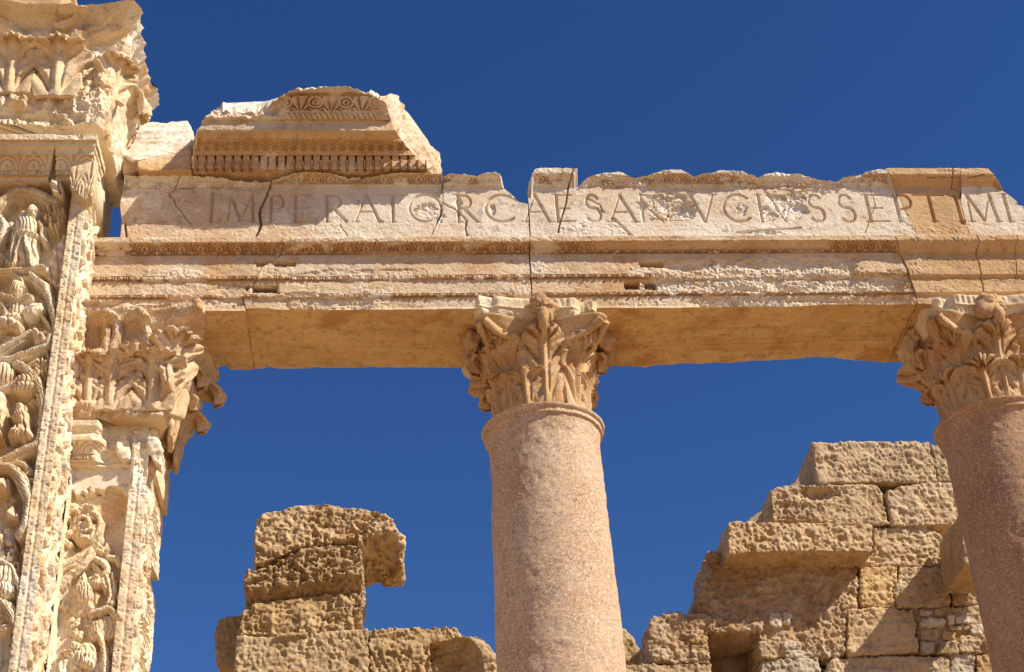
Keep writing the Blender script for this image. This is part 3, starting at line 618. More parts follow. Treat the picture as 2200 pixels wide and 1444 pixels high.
def abacus_mesh(cx, cy, zb, zt, half, conc, seed, rot=0, flute=True, cut=.10, chips=()):
    per = []
    for k in range(4):
        a = np.array([[1, 0], [0, 1], [-1, 0], [0, -1]])[k]
        n_ = 120; s = np.linspace(-1, 1, n_, endpoint=False)
        tdir = np.array([-a[1], a[0]]); off = half-conc*(1-s*s); lat = s*(half-cut*.5)
        per.append(a[None]*off[:, None]+tdir[None]*lat[:, None])
    p = np.vstack(per); m = len(p); sc = np.linspace(0, 1, 30)
    H = zt-zb
    prof = interp_path([(.74, 0), (.88, .04), (.945, .30), (.955, .42), (.955, .46)], 14).tolist()+[(.99, .48), (.985, .55), (1.0, .75), (1.01, .9), (1.0, 1.0)]
    prof = np.array(prof); idx = np.linspace(0, len(prof)-1, 40); prof = np.stack([np.interp(idx, np.arange(len(prof)), prof[:, i]) for i in range(2)], 1)
    V = P3(cx+p[None, :, 0]*prof[:, :1], cy+p[None, :, 1]*prof[:, :1], (zb+H*prof[:, 1:])*np.ones((1, m)))
    if flute:
        arcl = np.arange(m)/120*half*2; g = np.abs(np.sin(np.pi*arcl/.062))**.5; row = ((prof[:, 1] > .55) & (prof[:, 1] < .93))[:, None]; row2 = ((prof[:, 1] > .12) & (prof[:, 1] < .40))[:, None]
        cdir = P3(p[None, :, 0]/np.hypot(p[:, 0], p[:, 1])[None], p[None, :, 1]/np.hypot(p[:, 0], p[:, 1])[None], 0*p[None, :, 0])
        wr = sstep(-.35, .1, fbm(V, 2.2, 3, seed+4))[..., None]
        V = V-cdir*(.022*(1-g)[None, :]*(row+.7*row2))[..., None]*wr
    C = np.array([cx, cy, (zb+zt)/2]); N = V-C; N /= np.linalg.norm(N, axis=-1, keepdims=True)
    V = V+N*(.012*fbm(V, 4, 4, seed)-.03*np.clip(fbm(V, 3, 4, seed+1)-.1, 0, 1)+.004*fbm(V, 30, 2, seed+2))[..., None]
    for (px_, py_, r_, dp) in chips:        # broken corners, local plan coordinates
        d = np.hypot(V[..., 0]-cx-px_, V[..., 1]-cy-py_); w = (1-sstep(.3*r_, r_, d))[..., None]
        tgt = C+(V-C)*(1-dp); tgt[..., 2] = V[..., 2]+.0; V = V+(tgt-V)*w+N*w*(.02*fbm(V, 12, 3, seed+7))[..., None]
    b = Bag(); b.add(V, quads(40, m, wrap=True))
    for r, f in ((0, True), (39, False)):
        i = np.arange(m); tr = np.stack([i, (i+1) % m, np.full(m, m)], -1); b.add(np.vstack([V[r], V[r].mean(0)[None]]), tr[:, ::-1] if f else tr)
    return b
def spiral(c, e1, e2, r0, r1, turns, n=60, a0=0, lift=None):
    t = np.linspace(0, 1, n); r = r0+(r1-r0)*t; a = a0+2*np.pi*turns*t
    P = np.asarray(c)[None]+np.asarray(e1)[None]*(r*np.cos(a))[:, None]+np.asarray(e2)[None]*(r*np.sin(a))[:, None]
    if lift is not None: P = P+np.asarray(lift)[None]*t[:, None]
    return P
def wob(V, amp, scale, seed):
    return np.asarray(V)+np.stack([fbm(np.asarray(V), scale, 3, seed+i) for i in range(3)], -1)*amp
def capital(parent, cx, cy, zb, zt, rb, seed, low, up, chips=(), volute=(1, 1, 1, 1), half=.68):
    cap_name = 'capital'
    H = zt-zb; zab = zt-.20
    def bell(z, a=None):
        t = np.clip((z-zb)/(zab-zb), 0, 1); r = rb+.012*t+.09*t**4
        if a is not None: r = r+(half*1.20-rb-.10)*np.abs(np.sin(2*a))**5*np.clip((t-.30)/.70, 0, 1)**2.1
        return r
    n, m = 80, 260; zz = np.linspace(zb, zab+.02, n); th = np.linspace(0, 2*np.pi, m, endpoint=False)
    rr = bell(zz[:, None], th[None])
    V = P3(cx+rr*np.cos(th), cy+rr*np.sin(th), zz[:, None]*np.ones((1, m)))
    nn = P3(np.cos(th)[None]*np.ones((n, 1)), np.sin(th)[None]*np.ones((n, 1)), 0*V[..., 0])
    V = V+nn*(.012*fbm(V, 5, 4, seed)+.004*fbm(V, 24, 3, seed+2))[..., None]
    # torn stubs where leaves broke away
    cap = emit(cap_name, V, quads(n, m, wrap=True), M_CAP, parent)
    def az(deg): a = math.radians(deg); return np.array([math.sin(a), -math.cos(a)])
    base = (cx, cy, 0)
    for k, brk in enumerate(low):
        if brk <= 0: continue
        V, F = leaf_mesh(base, az(22.5+45*k), rb, bell, zb, .42*H, .33, reach=.07, brk=brk, seed=seed+10+k, droop=.10)
        emit('acanthus_leaf', V, F, M_CAP, cap)
    for k, brk in enumerate(up):
        if brk <= 0: continue
        V, F = leaf_mesh(base, az(45*k), rb, (lambda z: bell(z, math.pi/4)*.25+bell(z)*.75) if k % 2 else bell, zb+.03, .70*H, .33, reach=(.075 if k % 2 else .105), brk=brk, seed=seed+30+k, droop=.10)
        emit('acanthus_leaf', V, F, M_CAP, cap)
    for k in range(4):
        dg = 45+90*k; d = az(dg); b = Bag(); t = np.array([-d[1], d[0]])
        for s in (-1, 1):
            st = az(dg+s*21); A0 = np.array([cx+st[0]*(rb+.03), cy+st[1]*(rb+.03), zb+.50*H])
            A1 = np.array([cx+st[0]*(rb+.08), cy+st[1]*(rb+.08), zb+.62*H])
            A2 = np.array([cx+d[0]*(half*.98)+t[0]*s*.07, cy+d[1]*half*.98+t[1]*s*.07, zab-.12])
            A3 = np.array([cx+d[0]*(half*1.17)+t[0]*s*.035, cy+d[1]*half*1.17+t[1]*s*.035, zab-.03])
            pth = interp_path([A0, A1, A2, A3], 30); V, F = tube(pth, np.linspace(.022, .036, 30), 10, sq=1.4); b.add(wob(V, .012, 9, seed+k), F)
            # calyx sheath
            V, F = tube(interp_path([A0+[0, 0, -.12], A0, A0*.5+A1*.5], 14), np.linspace(.035, .055, 14), 10); b.add(wob(V, .012, 9, seed+k+3), F)
            # inner helix, leaning to the middle of the face
            fc = az(dg+s*45); B1 = np.array([cx+fc[0]*(rb+.10)+.0, cy+fc[1]*(rb+.10), zab-.07])+np.array([-fc[1], fc[0], 0])*(-s*.09)
            V, F = tube(interp_path([A0, A1+[0, 0, -.02], (A1+B1)/2+[0, 0, .05], B1, B1+[0, 0, -.05]], 30), np.linspace(.024, .034, 30), 9); b.add(wob(V, .01, 9, seed+k+5), F)
        if volute[k] > 0:
            c = np.array([cx+d[0]*half*1.12, cy+d[1]*half*1.12, zab-.07])
            V, F = tube(spiral(c, (d[0], d[1], 0), (0, 0, 1), .085, .015, 1.7, a0=1.9), np.linspace(.045, .03, 60), 10, sq=1.5); b.add(wob(V, .012, 8, seed+k+9), F)
        b.build('volute', M_CAP, cap)
    ab = abacus_mesh(cx, cy, zab, zt, half, .12, seed+60, chips=chips); ab.build('abacus', M_PIER, cap)
    for k in range(4):   # fleuron in the middle of each side of the abacus
        d = az(90*k); t = np.array([-d[1], d[0], 0]); c = np.array([cx+d[0]*(half-.06), cy+d[1]*(half-.06), zab+.055]); b = Bag()
        th = np.linspace(0, 2*np.pi, 40, endpoint=False); ph = np.linspace(0, np.pi, 22); T, Ph = np.meshgrid(th, ph)
        r = .125*(1+.05*np.cos(5*T)*np.sin(Ph)); loc = P3(r*np.sin(Ph)*np.cos(T), .62*r*np.cos(Ph), 1.05*r*np.sin(Ph)*np.sin(T))
        V = c+loc[..., :1]*t+loc[..., 1:2]*np.array([d[0], d[1], 0])+loc[..., 2:]*np.array([0, 0, 1.0]); V = V+(V-c)*(.75*fbm(V, 6, 4, seed+k+70)+.2*fbm(V, 22, 2, seed+k+71))[..., None]
        b.add(V, quads(22, 40, wrap=True))
        V, F = tube(interp_path([c+[0, 0, -.02], c+np.array([d[0]*.05, d[1]*.05, -.16]), np.array([cx+d[0]*(rb+.07), cy+d[1]*(rb+.07), zab-.22])], 20), np.linspace(.06, .028, 20), 10); b.add(wob(V, .012, 8, seed+k), F)
        b.build('fleuron', M_CAP, cap)
    return cap
CY = 0.42
def shaft(parent, cx, cy, z1, seed, ztor, M_GRAN):
    z0 = 0.0; n = 420; m = 220
    kz = np.concatenate([np.linspace(z0, SOF-3.9, 40)[:-1], np.linspace(SOF-3.9, ztor-.30, n-150), ztor-.30+np.linspace(0, 1, 111)[1:]*.30])
    r = .5+.0185*(-1.3-(kz-SOF)); zz = kz-ztor
    ap = np.clip((zz+.30)/.24, 0, 1); r = r+.028*ap**2.2                     # apophyge
    f1 = (zz > -.075) & (zz <= -.035); r = np.where(f1, r[0]*0+.5+.028+.012, r)
    r = np.where(zz > -.035, .5+.034+.030*np.sqrt(np.clip(1-((zz+.0)/.036)**2, 0, 1)), r)
    th = np.linspace(0, 2*np.pi, m, endpoint=False)
    kz2 = kz+np.where(zz > -.035, 0, 0); V = P3(cx+r[:, None]*np.cos(th), cy+r[:, None]*np.sin(th), kz2[:, None]*np.ones((1, m)))
    nn = P3(np.cos(th)[None]*np.ones((len(kz), 1)), np.sin(th)[None]*np.ones((len(kz), 1)), 0*V[..., 0])
    dd = .007*fbm(V, 2.2, 4, seed)+.0025*fbm(V, 28, 2, seed+1)-.012*np.clip(fbm(V, 5, 3, seed+2)-.42, 0, 1)
    edge_ = ((zz > -.075))[:, None]; dd = dd-edge_*.02*np.clip(fbm(V, 4, 4, seed+3)-.15, 0, 1)
    V = V+nn*dd[..., None]
    k0 = np.where(zz > -.075)[0][0]
    sh = emit('shaft', V[:k0+1], quads(k0+1, m, wrap=True), M_GRAN, parent)
    top = np.concatenate([V[k0:], (V[-1:]-[cx, cy, 0])*[.75, .75, 1]+[cx, cy, 0]]); emit('astragal', top, quads(len(top), m, wrap=True), M_GRAN, sh)
def column(cx, label, seed, low, up, chips, ztor, gran=None, **k):
    gran = gran or M_GRAN
    root = thing('column', label, 'column', (cx, CY, 0), 'granite columns with leafy capitals')
    shaft(root, cx, CY, SOF, seed, ztor, gran)
    capital(root, cx, CY, ztor+.02, SOF-.004, .408, seed, low, up, chips, **k)
    return root
ZT = at(1172, 866, -.115)[2]
#        az   22.5 67.5 112.5 157.5 202.5 247.5 292.5 337.5
column(-0.012, 'pink granite column with chipped leafy capital in the middle of the photo', 101, (0, .8, 1, 1, 1, 1, .9, .55), (.93, 1, 1, 1, 1, 1, 1, .95), ((.60, -.60, .34, .22), (-.62, -.60, .25, .1)), ZT, volute=(0, 1, 1, 0))
column(4.246, 'red-brown granite column with crisp acanthus capital at the right edge', 151, (1, 1, 1, 1, 1, 1, 1, 1), (1, 1, 1, 1, 1, 1, 1, 1), ((-.62, -.60, .32, .2), (-.6, .6, .2, .2)), ZT, M_GRAN_RED, volute=(1, 1, 0, 0))
# ------------------------------------------------------------------ the big cornice block and the fragment beside it
def cornice():
    rows = [(400, .08, 'bed', 0), (384, -.02, 'bed', .01), (367, -.12, 'bed', .006), (362.5, -.15, 'bed', .006), (362, -.205, 'dentil_band', .006), (335, -.21, 'dentil_band', .005), (333, -.232, 'fillet', .006), (324, -.235, 'fillet', .006),
            (322, -.24, 'leaf_moulding', .006), (304, -.315, 'leaf_moulding', .0045), (303, -.332, 'fillet', .006), (298, -.338, 'fillet', .006), (290, -.36, 'corona', .006), (284, -.425, 'corona', .008), (280.5, -.478, 'corona', .008),
            (280, -.485, 'corona', .006), (262, -.485, 'corona', .006), (258, -.49, 'corona', .006), (256, -.515, 'cyma', .006), (245, -.545, 'cyma', .005), (240, -.55, 'cyma', .006), (222, -.60, 'cyma', .0055), (172, -.75, 'cyma', .0055)]
    pts = []
    for py, Y, lb, ds in rows: pts.append((Y, zr(py, Y, 600), lb, ds) if ds else (Y, zr(py, Y, 600), lb))
    P, lab, tl = profile(pts); lab = np.array(lab); n = len(P)
    pyv = np.interp(np.arange(n), *zip(*[(i, 0) for i in range(2)])) if False else None
    s = np.concatenate([[0], np.cumsum(np.linalg.norm(np.diff(P, axis=0), axis=1))])+np.arange(n)*1e-7
    # photograph rows of every profile point, by inverse lookup at x = 600
    d = P3(np.full(n, 0.0), P[:, 0], P[:, 1]); x6 = np.array([at(600, 300, y)[0] for y in P[:, 0]]); q = np.stack([x6, P[:, 0], P[:, 1]], 1)-CAM
    pyv = PH/2-CF*(q@AU)/(q@AF)
    lx = np.interp(pyv, [172, 208, 240, 262, 281, 300, 340, 372], [474, 456, 440, 430, 424, 418, 416, 414]); rx = np.interp(pyv, [172, 198, 215, 258, 285, 315, 345, 375], [812, 822, 828, 840, 852, 874, 903, 930])
    XL = atv(lx, pyv, P[:, 0])[:, 0]; XR = atv(rx, pyv, P[:, 0])[:, 0]
    m = 430; u = np.linspace(0, 1, m); X = XL[:, None]+(XR-XL)[:, None]*u; Y = np.repeat(P[:, :1], m, 1); Z = np.repeat(P[:, 1:], m, 1); Q = P3(X, Y, Z)
    Nn = prof_normals(gsmooth(P, s, .006)); S1 = gsmooth(P, s, .02); S2 = gsmooth(P, s, .05)
    nb = fbm(Q, 2.4, 5, 301, .55); nf = fbm(Q, 13, 4, 302, .6)
    mk = sstep(.22, .5, nb+.35*nf-.02)*(lab != 'leaf_moulding')[:, None]
    Y = Y+np.maximum(S1[:, :1]-P[:, :1], 0)*mk+mk*.006*(1+nf); Z = Z+(S1[:, 1:]-P[:, 1:])*mk*.6
    disp = .004*nf+.002*fbm(Q, 45, 2, 305)+.007*nb; ochre = np.zeros_like(X)
    r = np.where(lab == 'dentil_band')[0]; t = np.linspace(0, 1, len(r))[:, None]
    ph = ((X[r]-XL[r[0]])/.084) % 1; gap = (np.abs(ph-.5) < .105)*(sstep(.12, .2, t)); disp[r] -= gap*.085*(1-.6*mk[r]); ochre[r] = .55
    r = np.where(lab == 'leaf_moulding')[0]; t = np.linspace(0, 1, len(r))[:, None]*np.ones_like(X[r])
    disp[r] -= .018*kyma(X[r], t, .092); ochre[r] = .65
    ochre[np.where((lab == 'fillet') | (lab == 'bed'))[0]] = .5
    r = np.where((lab == 'cyma'))[0]; t = ((s[r]-s[r[0]])/(s[r[-1]]-s[r[0]]))[:, None]*np.ones_like(X[r])
    xa, xb, xe = at(612, 220, -.6)[0], at(625, 220, -.6)[0], at(806, 220, -.6)[0]
    carve = sstep(xa, xb, X[r]+.05*nf[r])*(1-sstep(xe, xe+.06, X[r]))
    per = .29; pa = ((X[r]-xa)/per) % 1-.5; tt = (t-.26)/.44
    ang = np.arctan2(tt+.12, pa*1.25); rad = np.hypot(pa*1.25, tt+.12)
    fan = np.abs(np.cos(ang*6.5))**.6*(rad < .98)*(rad > .12); sp = pa*0
    for c0 in (-.5, .5):
        dx, dz = (pa-c0)*1.25, tt-.42; rr = np.hypot(dx, dz); a2 = np.arctan2(dz, dx*np.sign(c0))
        sp = np.where(rr < .42, np.abs(np.sin(rr*17+a2*1.0))**.7, sp)
    hgt = np.where((np.abs(pa) > .26), sp, fan)
    pw_ = .35+.65*sstep(-.35, .1, fbm(Q[r], 4, 3, 311)); disp[r] += carve*pw_*((-.055+.062*hgt)*sstep(-.02, .1, tt)*(1-sstep(.95, 1.05, tt)))
    rope = (t > .06)*(t < .24); disp[r] -= carve*rope*.016*(np.abs(np.sin(np.pi*(X[r]/.05+t*4))) < .45)
    xb2 = at(602, 220, -.6)[0]; brk = (1-sstep(xb2-.08, xb2+.05, X[r]+.10*nf[r]))*sstep(.10, .26, t+.06*nf[r])
    disp[r] -= brk*(.055+.03*ridged(Q[r], 5, 3, 306)+.02*nf[r]); worn = .7*mk; worn[r] = np.maximum(worn[r], brk*.9)
    Y = Y+disp*Nn[:, :1]; Z = Z+disp*Nn[:, 1:]
    tp = [(400, 262), (456, 208), (470, 206), (540, 213), (560, 205), (585, 196), (630, 189), (690, 191), (740, 189), (770, 194), (800, 197), (830, 204), (860, 210)]
    tx = np.array([at(a, b+9, -.66) for a, b in tp]); zt = np.interp(X, tx[:, 0], tx[:, 2])+.035*fbm(Q*[1, 0, 0], 5, 5, 309, .6)
    ov = np.clip(Z-zt, 0, 1); Z = np.minimum(Z, zt+.25*ov); Y = Y+np.minimum(ov*1.2, .25)+np.where(ov > 0, .02*nf, 0); worn = np.where(ov > .004, 1, worn)
    V = P3(X, Y, Z); root = thing('cornice_block', 'big carved cornice block with dentils and palmettes, broken at both ends, lying on the frieze', 'stone block', (at(650, 372, 0)[0], .2, F_['tp']+ .0))
    At = {'worn': worn, 'ochre': ochre*(1-.7*worn)}; Fq = quads(n, m).reshape(n-1, m-1, 4); fl = lab[1:]
    for nm in ('bed', 'dentil_band', 'leaf_moulding', 'corona', 'cyma'): emit(nm, V, Fq[fl == nm], M_ARCH, root, At)
    kf = np.where(fl == 'fillet')[0]
    for g in np.split(kf, np.where(np.diff(kf) > 1)[0]+1): emit('fillet', V, Fq[g], M_ARCH, root, At)
    # broken ends, top, back
    def end(col, px, name, seed, flip, amp):
        A_ = V[:, col]; ss = np.concatenate([[0], np.cumsum(np.linalg.norm(np.diff(A_[:, 1:], axis=0), axis=1))]); ss /= ss[-1]
        bp = np.array([at(a, b, yy) for a, b, yy in px]); bs = np.concatenate([[0], np.cumsum(np.linalg.norm(np.diff(bp, axis=0), axis=1))]); bs /= bs[-1]
        B_ = np.stack([np.interp(ss, bs, bp[:, i]) for i in range(3)], 1); k = 70; t = np.linspace(0, 1, k)[None, :, None]
        G = A_[:, None]+(B_-A_)[:, None]*t; N_ = np.cross(np.gradient(G, axis=1), np.gradient(G, axis=0)); N_ /= np.linalg.norm(N_, axis=-1, keepdims=True)+1e-9
        N_ = gsm2(N_); w = np.minimum(1, 8*t)*np.minimum(1, 8*(1-t)); dd = amp*(.8*fbm(G, 3.0, 4, seed)+.45*ridged(G, 6, 3, seed+1)-.2+.25*fbm(G, 16, 3, seed+2))
        G = G+N_*dd[..., None]*w*(1 if not flip else -1); emit(name, G, quads(len(A_), k, flip=flip), M_ARCH, root, {'worn': np.clip(.55+.8*fbm(G, 2.5, 4, seed+5), 0, 1), 'ochre': np.zeros(G.shape[:2])}); return B_
    def gsm2(N_):
        a = N_.mean((0, 1)); return np.broadcast_to(a/np.linalg.norm(a), N_.shape)
    Br = end(-1, [(945, 396, .30), (946, 372, .34), (940, 342, .36), (918, 300, .38), (878, 244, .40), (836, 206, .42)], 'broken_end', 320, False, .085)
    Bl = end(0, [(428, 396, .30), (428, 300, .36), (445, 262, .4), (478, 222, .42)], 'broken_end', 330, True, .04)
    k = 30; t = np.linspace(0, 1, k)[:, None, None]; tb = Bl[-1][None]+(Br[-1]-Bl[-1])[None]*u[:, None]
    G = V[-1][None]+(tb-V[-1])[None]*t; w = np.minimum(1, 6*t)[..., 0]*np.minimum(1, 6*(1-t))[..., 0]; G[..., 2] += .05*fbm(G, 4, 4, 340)*w; emit('broken_top', G, quads(k, m), M_FRZ, root, {'worn': np.ones(G.shape[:2]), 'ochre': np.zeros(G.shape[:2])})
    bb = Bl[0][None]+(Br[0]-Bl[0])[None]*u[:, None]; b = Bag(); b.add(np.stack([tb, bb]), quads(2, m)); b.add(np.stack([bb, V[0]]), quads(2, m))
    L = np.concatenate([Br]); b.build('block_core', M_FRZ, root)
cornice()
def rock(poly, Y, depth, voxel, mat, name, parent, amp=.02, sc=4, seed=0, pit=0.0, fineamp=.006, lean=0, smooth=3, attr=None, tool=0.0, label=None, rid=.35, aspect=(1, 1, 1), extra=None, loc=None, bend=None):
    """a weathered block: prism over a photographed outline, re-meshed and roughened"""
    V, F = prism(poly, Y, depth, lean)
    if bend: V = bend(V)
    V, N, Fs = remesh(V, F, voxel); V = smooth_lap(V, Fs, smooth); N = vnormals(V, Fs)
    a = fbm(V, sc, 4, seed, .55, aspect); d = .012*(amp > .015)*(ridged(V, 4, 3, seed+21, (.35, .35, 2.6))-.35)+amp*(a*(1-rid)+rid*(ridged(V, sc*1.6, 3, seed+1, aspect)-.3)*1.4)+fineamp*fbm(V, sc*6, 3, seed+2)
    if pit:
        pm = sstep(-.35, .25, fbm(V, 2.2, 3, seed+8)); d -= pit*(1.7*np.clip(fbm(V, 19, 2, seed+3, .6, (1, 1, 1.3))-.10, 0, .5)+1.2*np.clip(fbm(V, 41, 2, seed+4)-.08, 0, .5)+.55*np.clip(ridged(V, 5, 3, seed+9, (.6, .6, 2.0))-.25, 0, 1))*(.35+.65*pm)
    if tool:
        Vt = V+np.stack([V[:, 2]*.35, 0*V[:, 2], 0*V[:, 2]], 1); tm = sstep(-.5, .3, fbm(V, 2.5, 3, seed+11)); d += tool*(.8*fbm(Vt, 21, 3, seed+5, .6, (1.6, 1.2, .6))+.5*fbm(V, 52, 2, seed+6))*(.4+.8*tm)-tool*1.6*sstep(.35, .6, fbm(V, 9, 3, seed+12, .6))
    V0 = V; V = V+N*d[:, None]
    if extra is not None: V[:, 1] -= extra(V0)
    o = emit(name, V, Fs, mat, parent, attr(V) if attr else {'worn': np.clip(.5+.6*a, 0, 1), 'ochre': np.zeros(len(V))}, loc=loc, label=label)
    return o
fr = thing('cornice_fragment', 'rough white broken marble chunk wedged left of the big cornice block', 'stone block', (at(340, 366, 0)[0], .2, F_['tp']))
rock([(262, 330), (275, 318), (300, 268), (318, 262), (350, 264), (404, 259), (411, 280), (412, 322), (330, 338), (285, 346)], -.13, .75, .014, M_FRZ, 'rough_top', fr, amp=.03, sc=5, seed=350, lean=.5, attr=lambda V: {'worn': np.ones(len(V)), 'ochre': np.zeros(len(V))}, aspect=(.5, 1, 1.6))
rock([(292, 336), (330, 326), (411, 312), (411, 367), (352, 366), (318, 368), (296, 362)], -.17, .6, .012, M_ARCH, 'roll_moulding', fr, amp=.008, sc=4, seed=352, lean=.35, attr=lambda V: {'worn': np.zeros(len(V)), 'ochre': .8*(1-sstep(F_['tp']+.02, F_['tp']+.16, V[:, 2]))})
rock([(262, 340), (292, 330), (300, 366), (276, 372), (264, 372)], -.05, .45, .012, M_REST, 'loose_wedge', fr, amp=.012, sc=5, seed=354)
# ------------------------------------------------------------------ carved pier and pilaster
class Relief:
    """height field over (x, z) composed of carved shapes traced at a given plane"""
    def __init__(s, X, Z, Y):
        q = P3(X, 0*X+Y, Z); s.X, s.Z, s.Y = X+.009*fbm(q, 9, 3, 901)+.004*fbm(q, 30, 2, 903), Z+.009*fbm(q, 9, 3, 902)+.004*fbm(q, 30, 2, 904), Y; s.H = np.zeros(X.shape); s.ID = np.zeros(X.shape, int); s.names = ['']; s.cur = 0; s.K = 1.0
    def name(s, n): s.names.append(n); s.cur = len(s.names)-1; return s
    def off(s): s.cur = 0; return s
    def pt(s, q): p = at(q[0], q[1], s.Y); return (p[0], p[2])
    def put(s, sl, h, th=.02):
        h = h*s.K; H = s.H[sl]; m = h > H; H[m] = h[m]
        if s.cur: s.ID[sl] = np.where(m & (h > th), s.cur, s.ID[sl])
    def win(s, pts, pad):
        p = np.array(pts); m = (s.X > p[:, 0].min()-pad) & (s.X < p[:, 0].max()+pad) & (s.Z > p[:, 1].min()-pad) & (s.Z < p[:, 1].max()+pad)
        r = np.where(m.any(1))[0]; c = np.where(m.any(0))[0]
        return None if not len(r) or not len(c) else np.s_[r[0]:r[-1]+1, c[0]:c[-1]+1]
    def tube(s, px, r, h, r1=None, groove=0.0, world=False):
        n = max(16, len(px)*9); p = interp_path([q if world else s.pt(q) for q in px], n); sl = s.win(p, .12)
        if sl is None: return s
        x, z = s.X[sl], s.Z[sl]; best = np.zeros(x.shape)
        for i, (a, b) in enumerate(zip(p[:-1], p[1:])):
            rr = r if r1 is None else r+(r1-r)*i/n; d = seg_dist(x, z, [a, b]); q = np.clip(1-(d/rr)**2, 0, 1)
            tw = np.abs(np.sin((x*2.1+z*1.7)*70)); best = np.maximum(best, h*q**.27*(1+.0*groove)-groove*h*np.exp(-(d/(.22*rr))**2)*(d < rr)-(d < rr)*h*(.20*np.exp(-((d/rr-.52)/.10)**2)+.05*(tw > .9)))
        s.put(sl, best); return s
    def poly(s, px, h, bev=.03, tilt=(0, 0), rnd=.5, world=False, base=.35):
        p = [q if world else s.pt(q) for q in px]; sl = s.win(p, .03)
        if sl is None: return s
        x, z = s.X[sl], s.Z[sl]; ins = np.zeros(x.shape, bool); n = len(p)
        for i in range(n):
            (x0, z0), (x1, z1) = p[i], p[(i+1) % n]; c = ((z0 > z) != (z1 > z)) & (x < (x1-x0)*(z-z0)/(z1-z0+1e-12)+x0); ins ^= c
        d = seg_dist(x, z, p+[p[0]]); t = np.clip(d/bev, 0, 1); c = np.array(p).mean(0)
        hh = (h*(base+(1-base)*(1-(1-t)**2)**rnd)+tilt[0]*(x-c[0])+tilt[1]*(z-c[1]))*ins
        fold = np.sin((x-c[0])*95+2.5*np.sin((z-c[1])*9)+tilt[0]); hh = hh-(ins*h)*(.16*sstep(.55, .95, fold)+.05*np.sin(z*60+x*30))
        s.put(sl, hh); return s
    def ell(s, c, rx, rz, h, rot=0, pw=.42, rib=0, world=False, base=0.45):
        c = c if world else s.pt(c); R_ = max(rx, rz); sl = s.win([c], R_+.02)
        if sl is None: return s
        a = math.radians(rot); dx, dz = s.X[sl]-c[0], s.Z[sl]-c[1]; u = (dx*math.cos(a)+dz*math.sin(a))/rx; v = (-dx*math.sin(a)+dz*math.cos(a))/rz
        q = 1-u*u-v*v; hh = np.where(q > 0, h*(base+(1-base)*np.clip(q, 0, 1)**pw), 0)
        if rib: hh = hh-(q > 0)*1.6*rib*(np.exp(-(v/.10)**2)+.6*np.exp(-((np.abs(np.sin(u*4.5+np.abs(v)*3)))/.25)**2)*(np.abs(v) > .15))
        else: hh = hh-(q > 0)*h*.12*np.exp(-((np.abs((u*3.2+.6*np.abs(v)) % 1-.5))/.12)**2)*(np.abs(u) < .9)
        s.put(sl, hh); return s
    def vineleaf(s, c, r, h, rot, world=False):
        c = c if world else s.pt(c)
        for k, L in ((0, 1.0), (52, .85), (-52, .85), (104, .62), (-104, .62)):
            a = math.radians(rot+k); s.ell((c[0]+r*.52*L*math.cos(a), c[1]+r*.52*L*math.sin(a)), r*.56*L, r*.30, h, rot+k, .45, rib=.007, world=True)
        return s
    def cut(s, c, rx, rz, dp, rot=0, world=False):
        c = c if world else s.pt(c); sl = s.win([c], max(rx, rz)+.02)
        if sl is None: return s
        a = math.radians(rot); dx, dz = s.X[sl]-c[0], s.Z[sl]-c[1]; u = (dx*math.cos(a)+dz*math.sin(a))/rx; v = (-dx*math.sin(a)+dz*math.cos(a))/rz
        s.H[sl] -= dp*np.clip(1-u*u-v*v, 0, 1)**.5; return s
    def slash(s, px, w, dp):
        p = [s.pt(q) for q in px]; sl = s.win(p, .04)
        if sl is None: return s
        d = seg_dist(s.X[sl], s.Z[sl], p); s.H[sl] -= dp*(1-sstep(w*.3, w, d)); return s
def scatter_vine(R, x0, x1, z0, z1, seed, amp, h=.05, rv=.022, period=.55, leafn=5):
    """a running scroll with leaves, for the parts of the carving the photograph only hints at"""
    rnd = random.Random(seed); xm = (x0+x1)/2; zs = np.linspace(z0, z1, int((z1-z0)/.05)+2)
    R.name('vine_scroll').tube([(xm+amp*math.sin(2*math.pi*z/period), z) for z in zs], rv, h, world=True); R.off()
    for z in np.arange(z0, z1, period/leafn):
        s = math.cos(2*math.pi*z/period); xx = xm-amp*.55*math.sin(2*math.pi*z/period)+rnd.uniform(-.3, .3)*amp
        if rnd.random() < .55: R.ell((xx, z), rnd.uniform(.5, 1.0)*amp+.02, rnd.uniform(.3, .7)*amp+.015, h*rnd.uniform(.6, 1.2), rnd.uniform(0, 180), .5, rib=.010, world=True)
        else: R.tube([(xx+.02, z), (xx+rnd.uniform(-.6, .6)*amp, z+.05), (xx+rnd.uniform(-1, 1)*amp, z+.10)], .016, h*.8, world=True)
def sheet(root, x0, x1, z0, z1, Yf, HF, mat, names, seed, cols, attrs=True, rough=.004, worn=None, och=.25, edge_w=0.0):
    pass

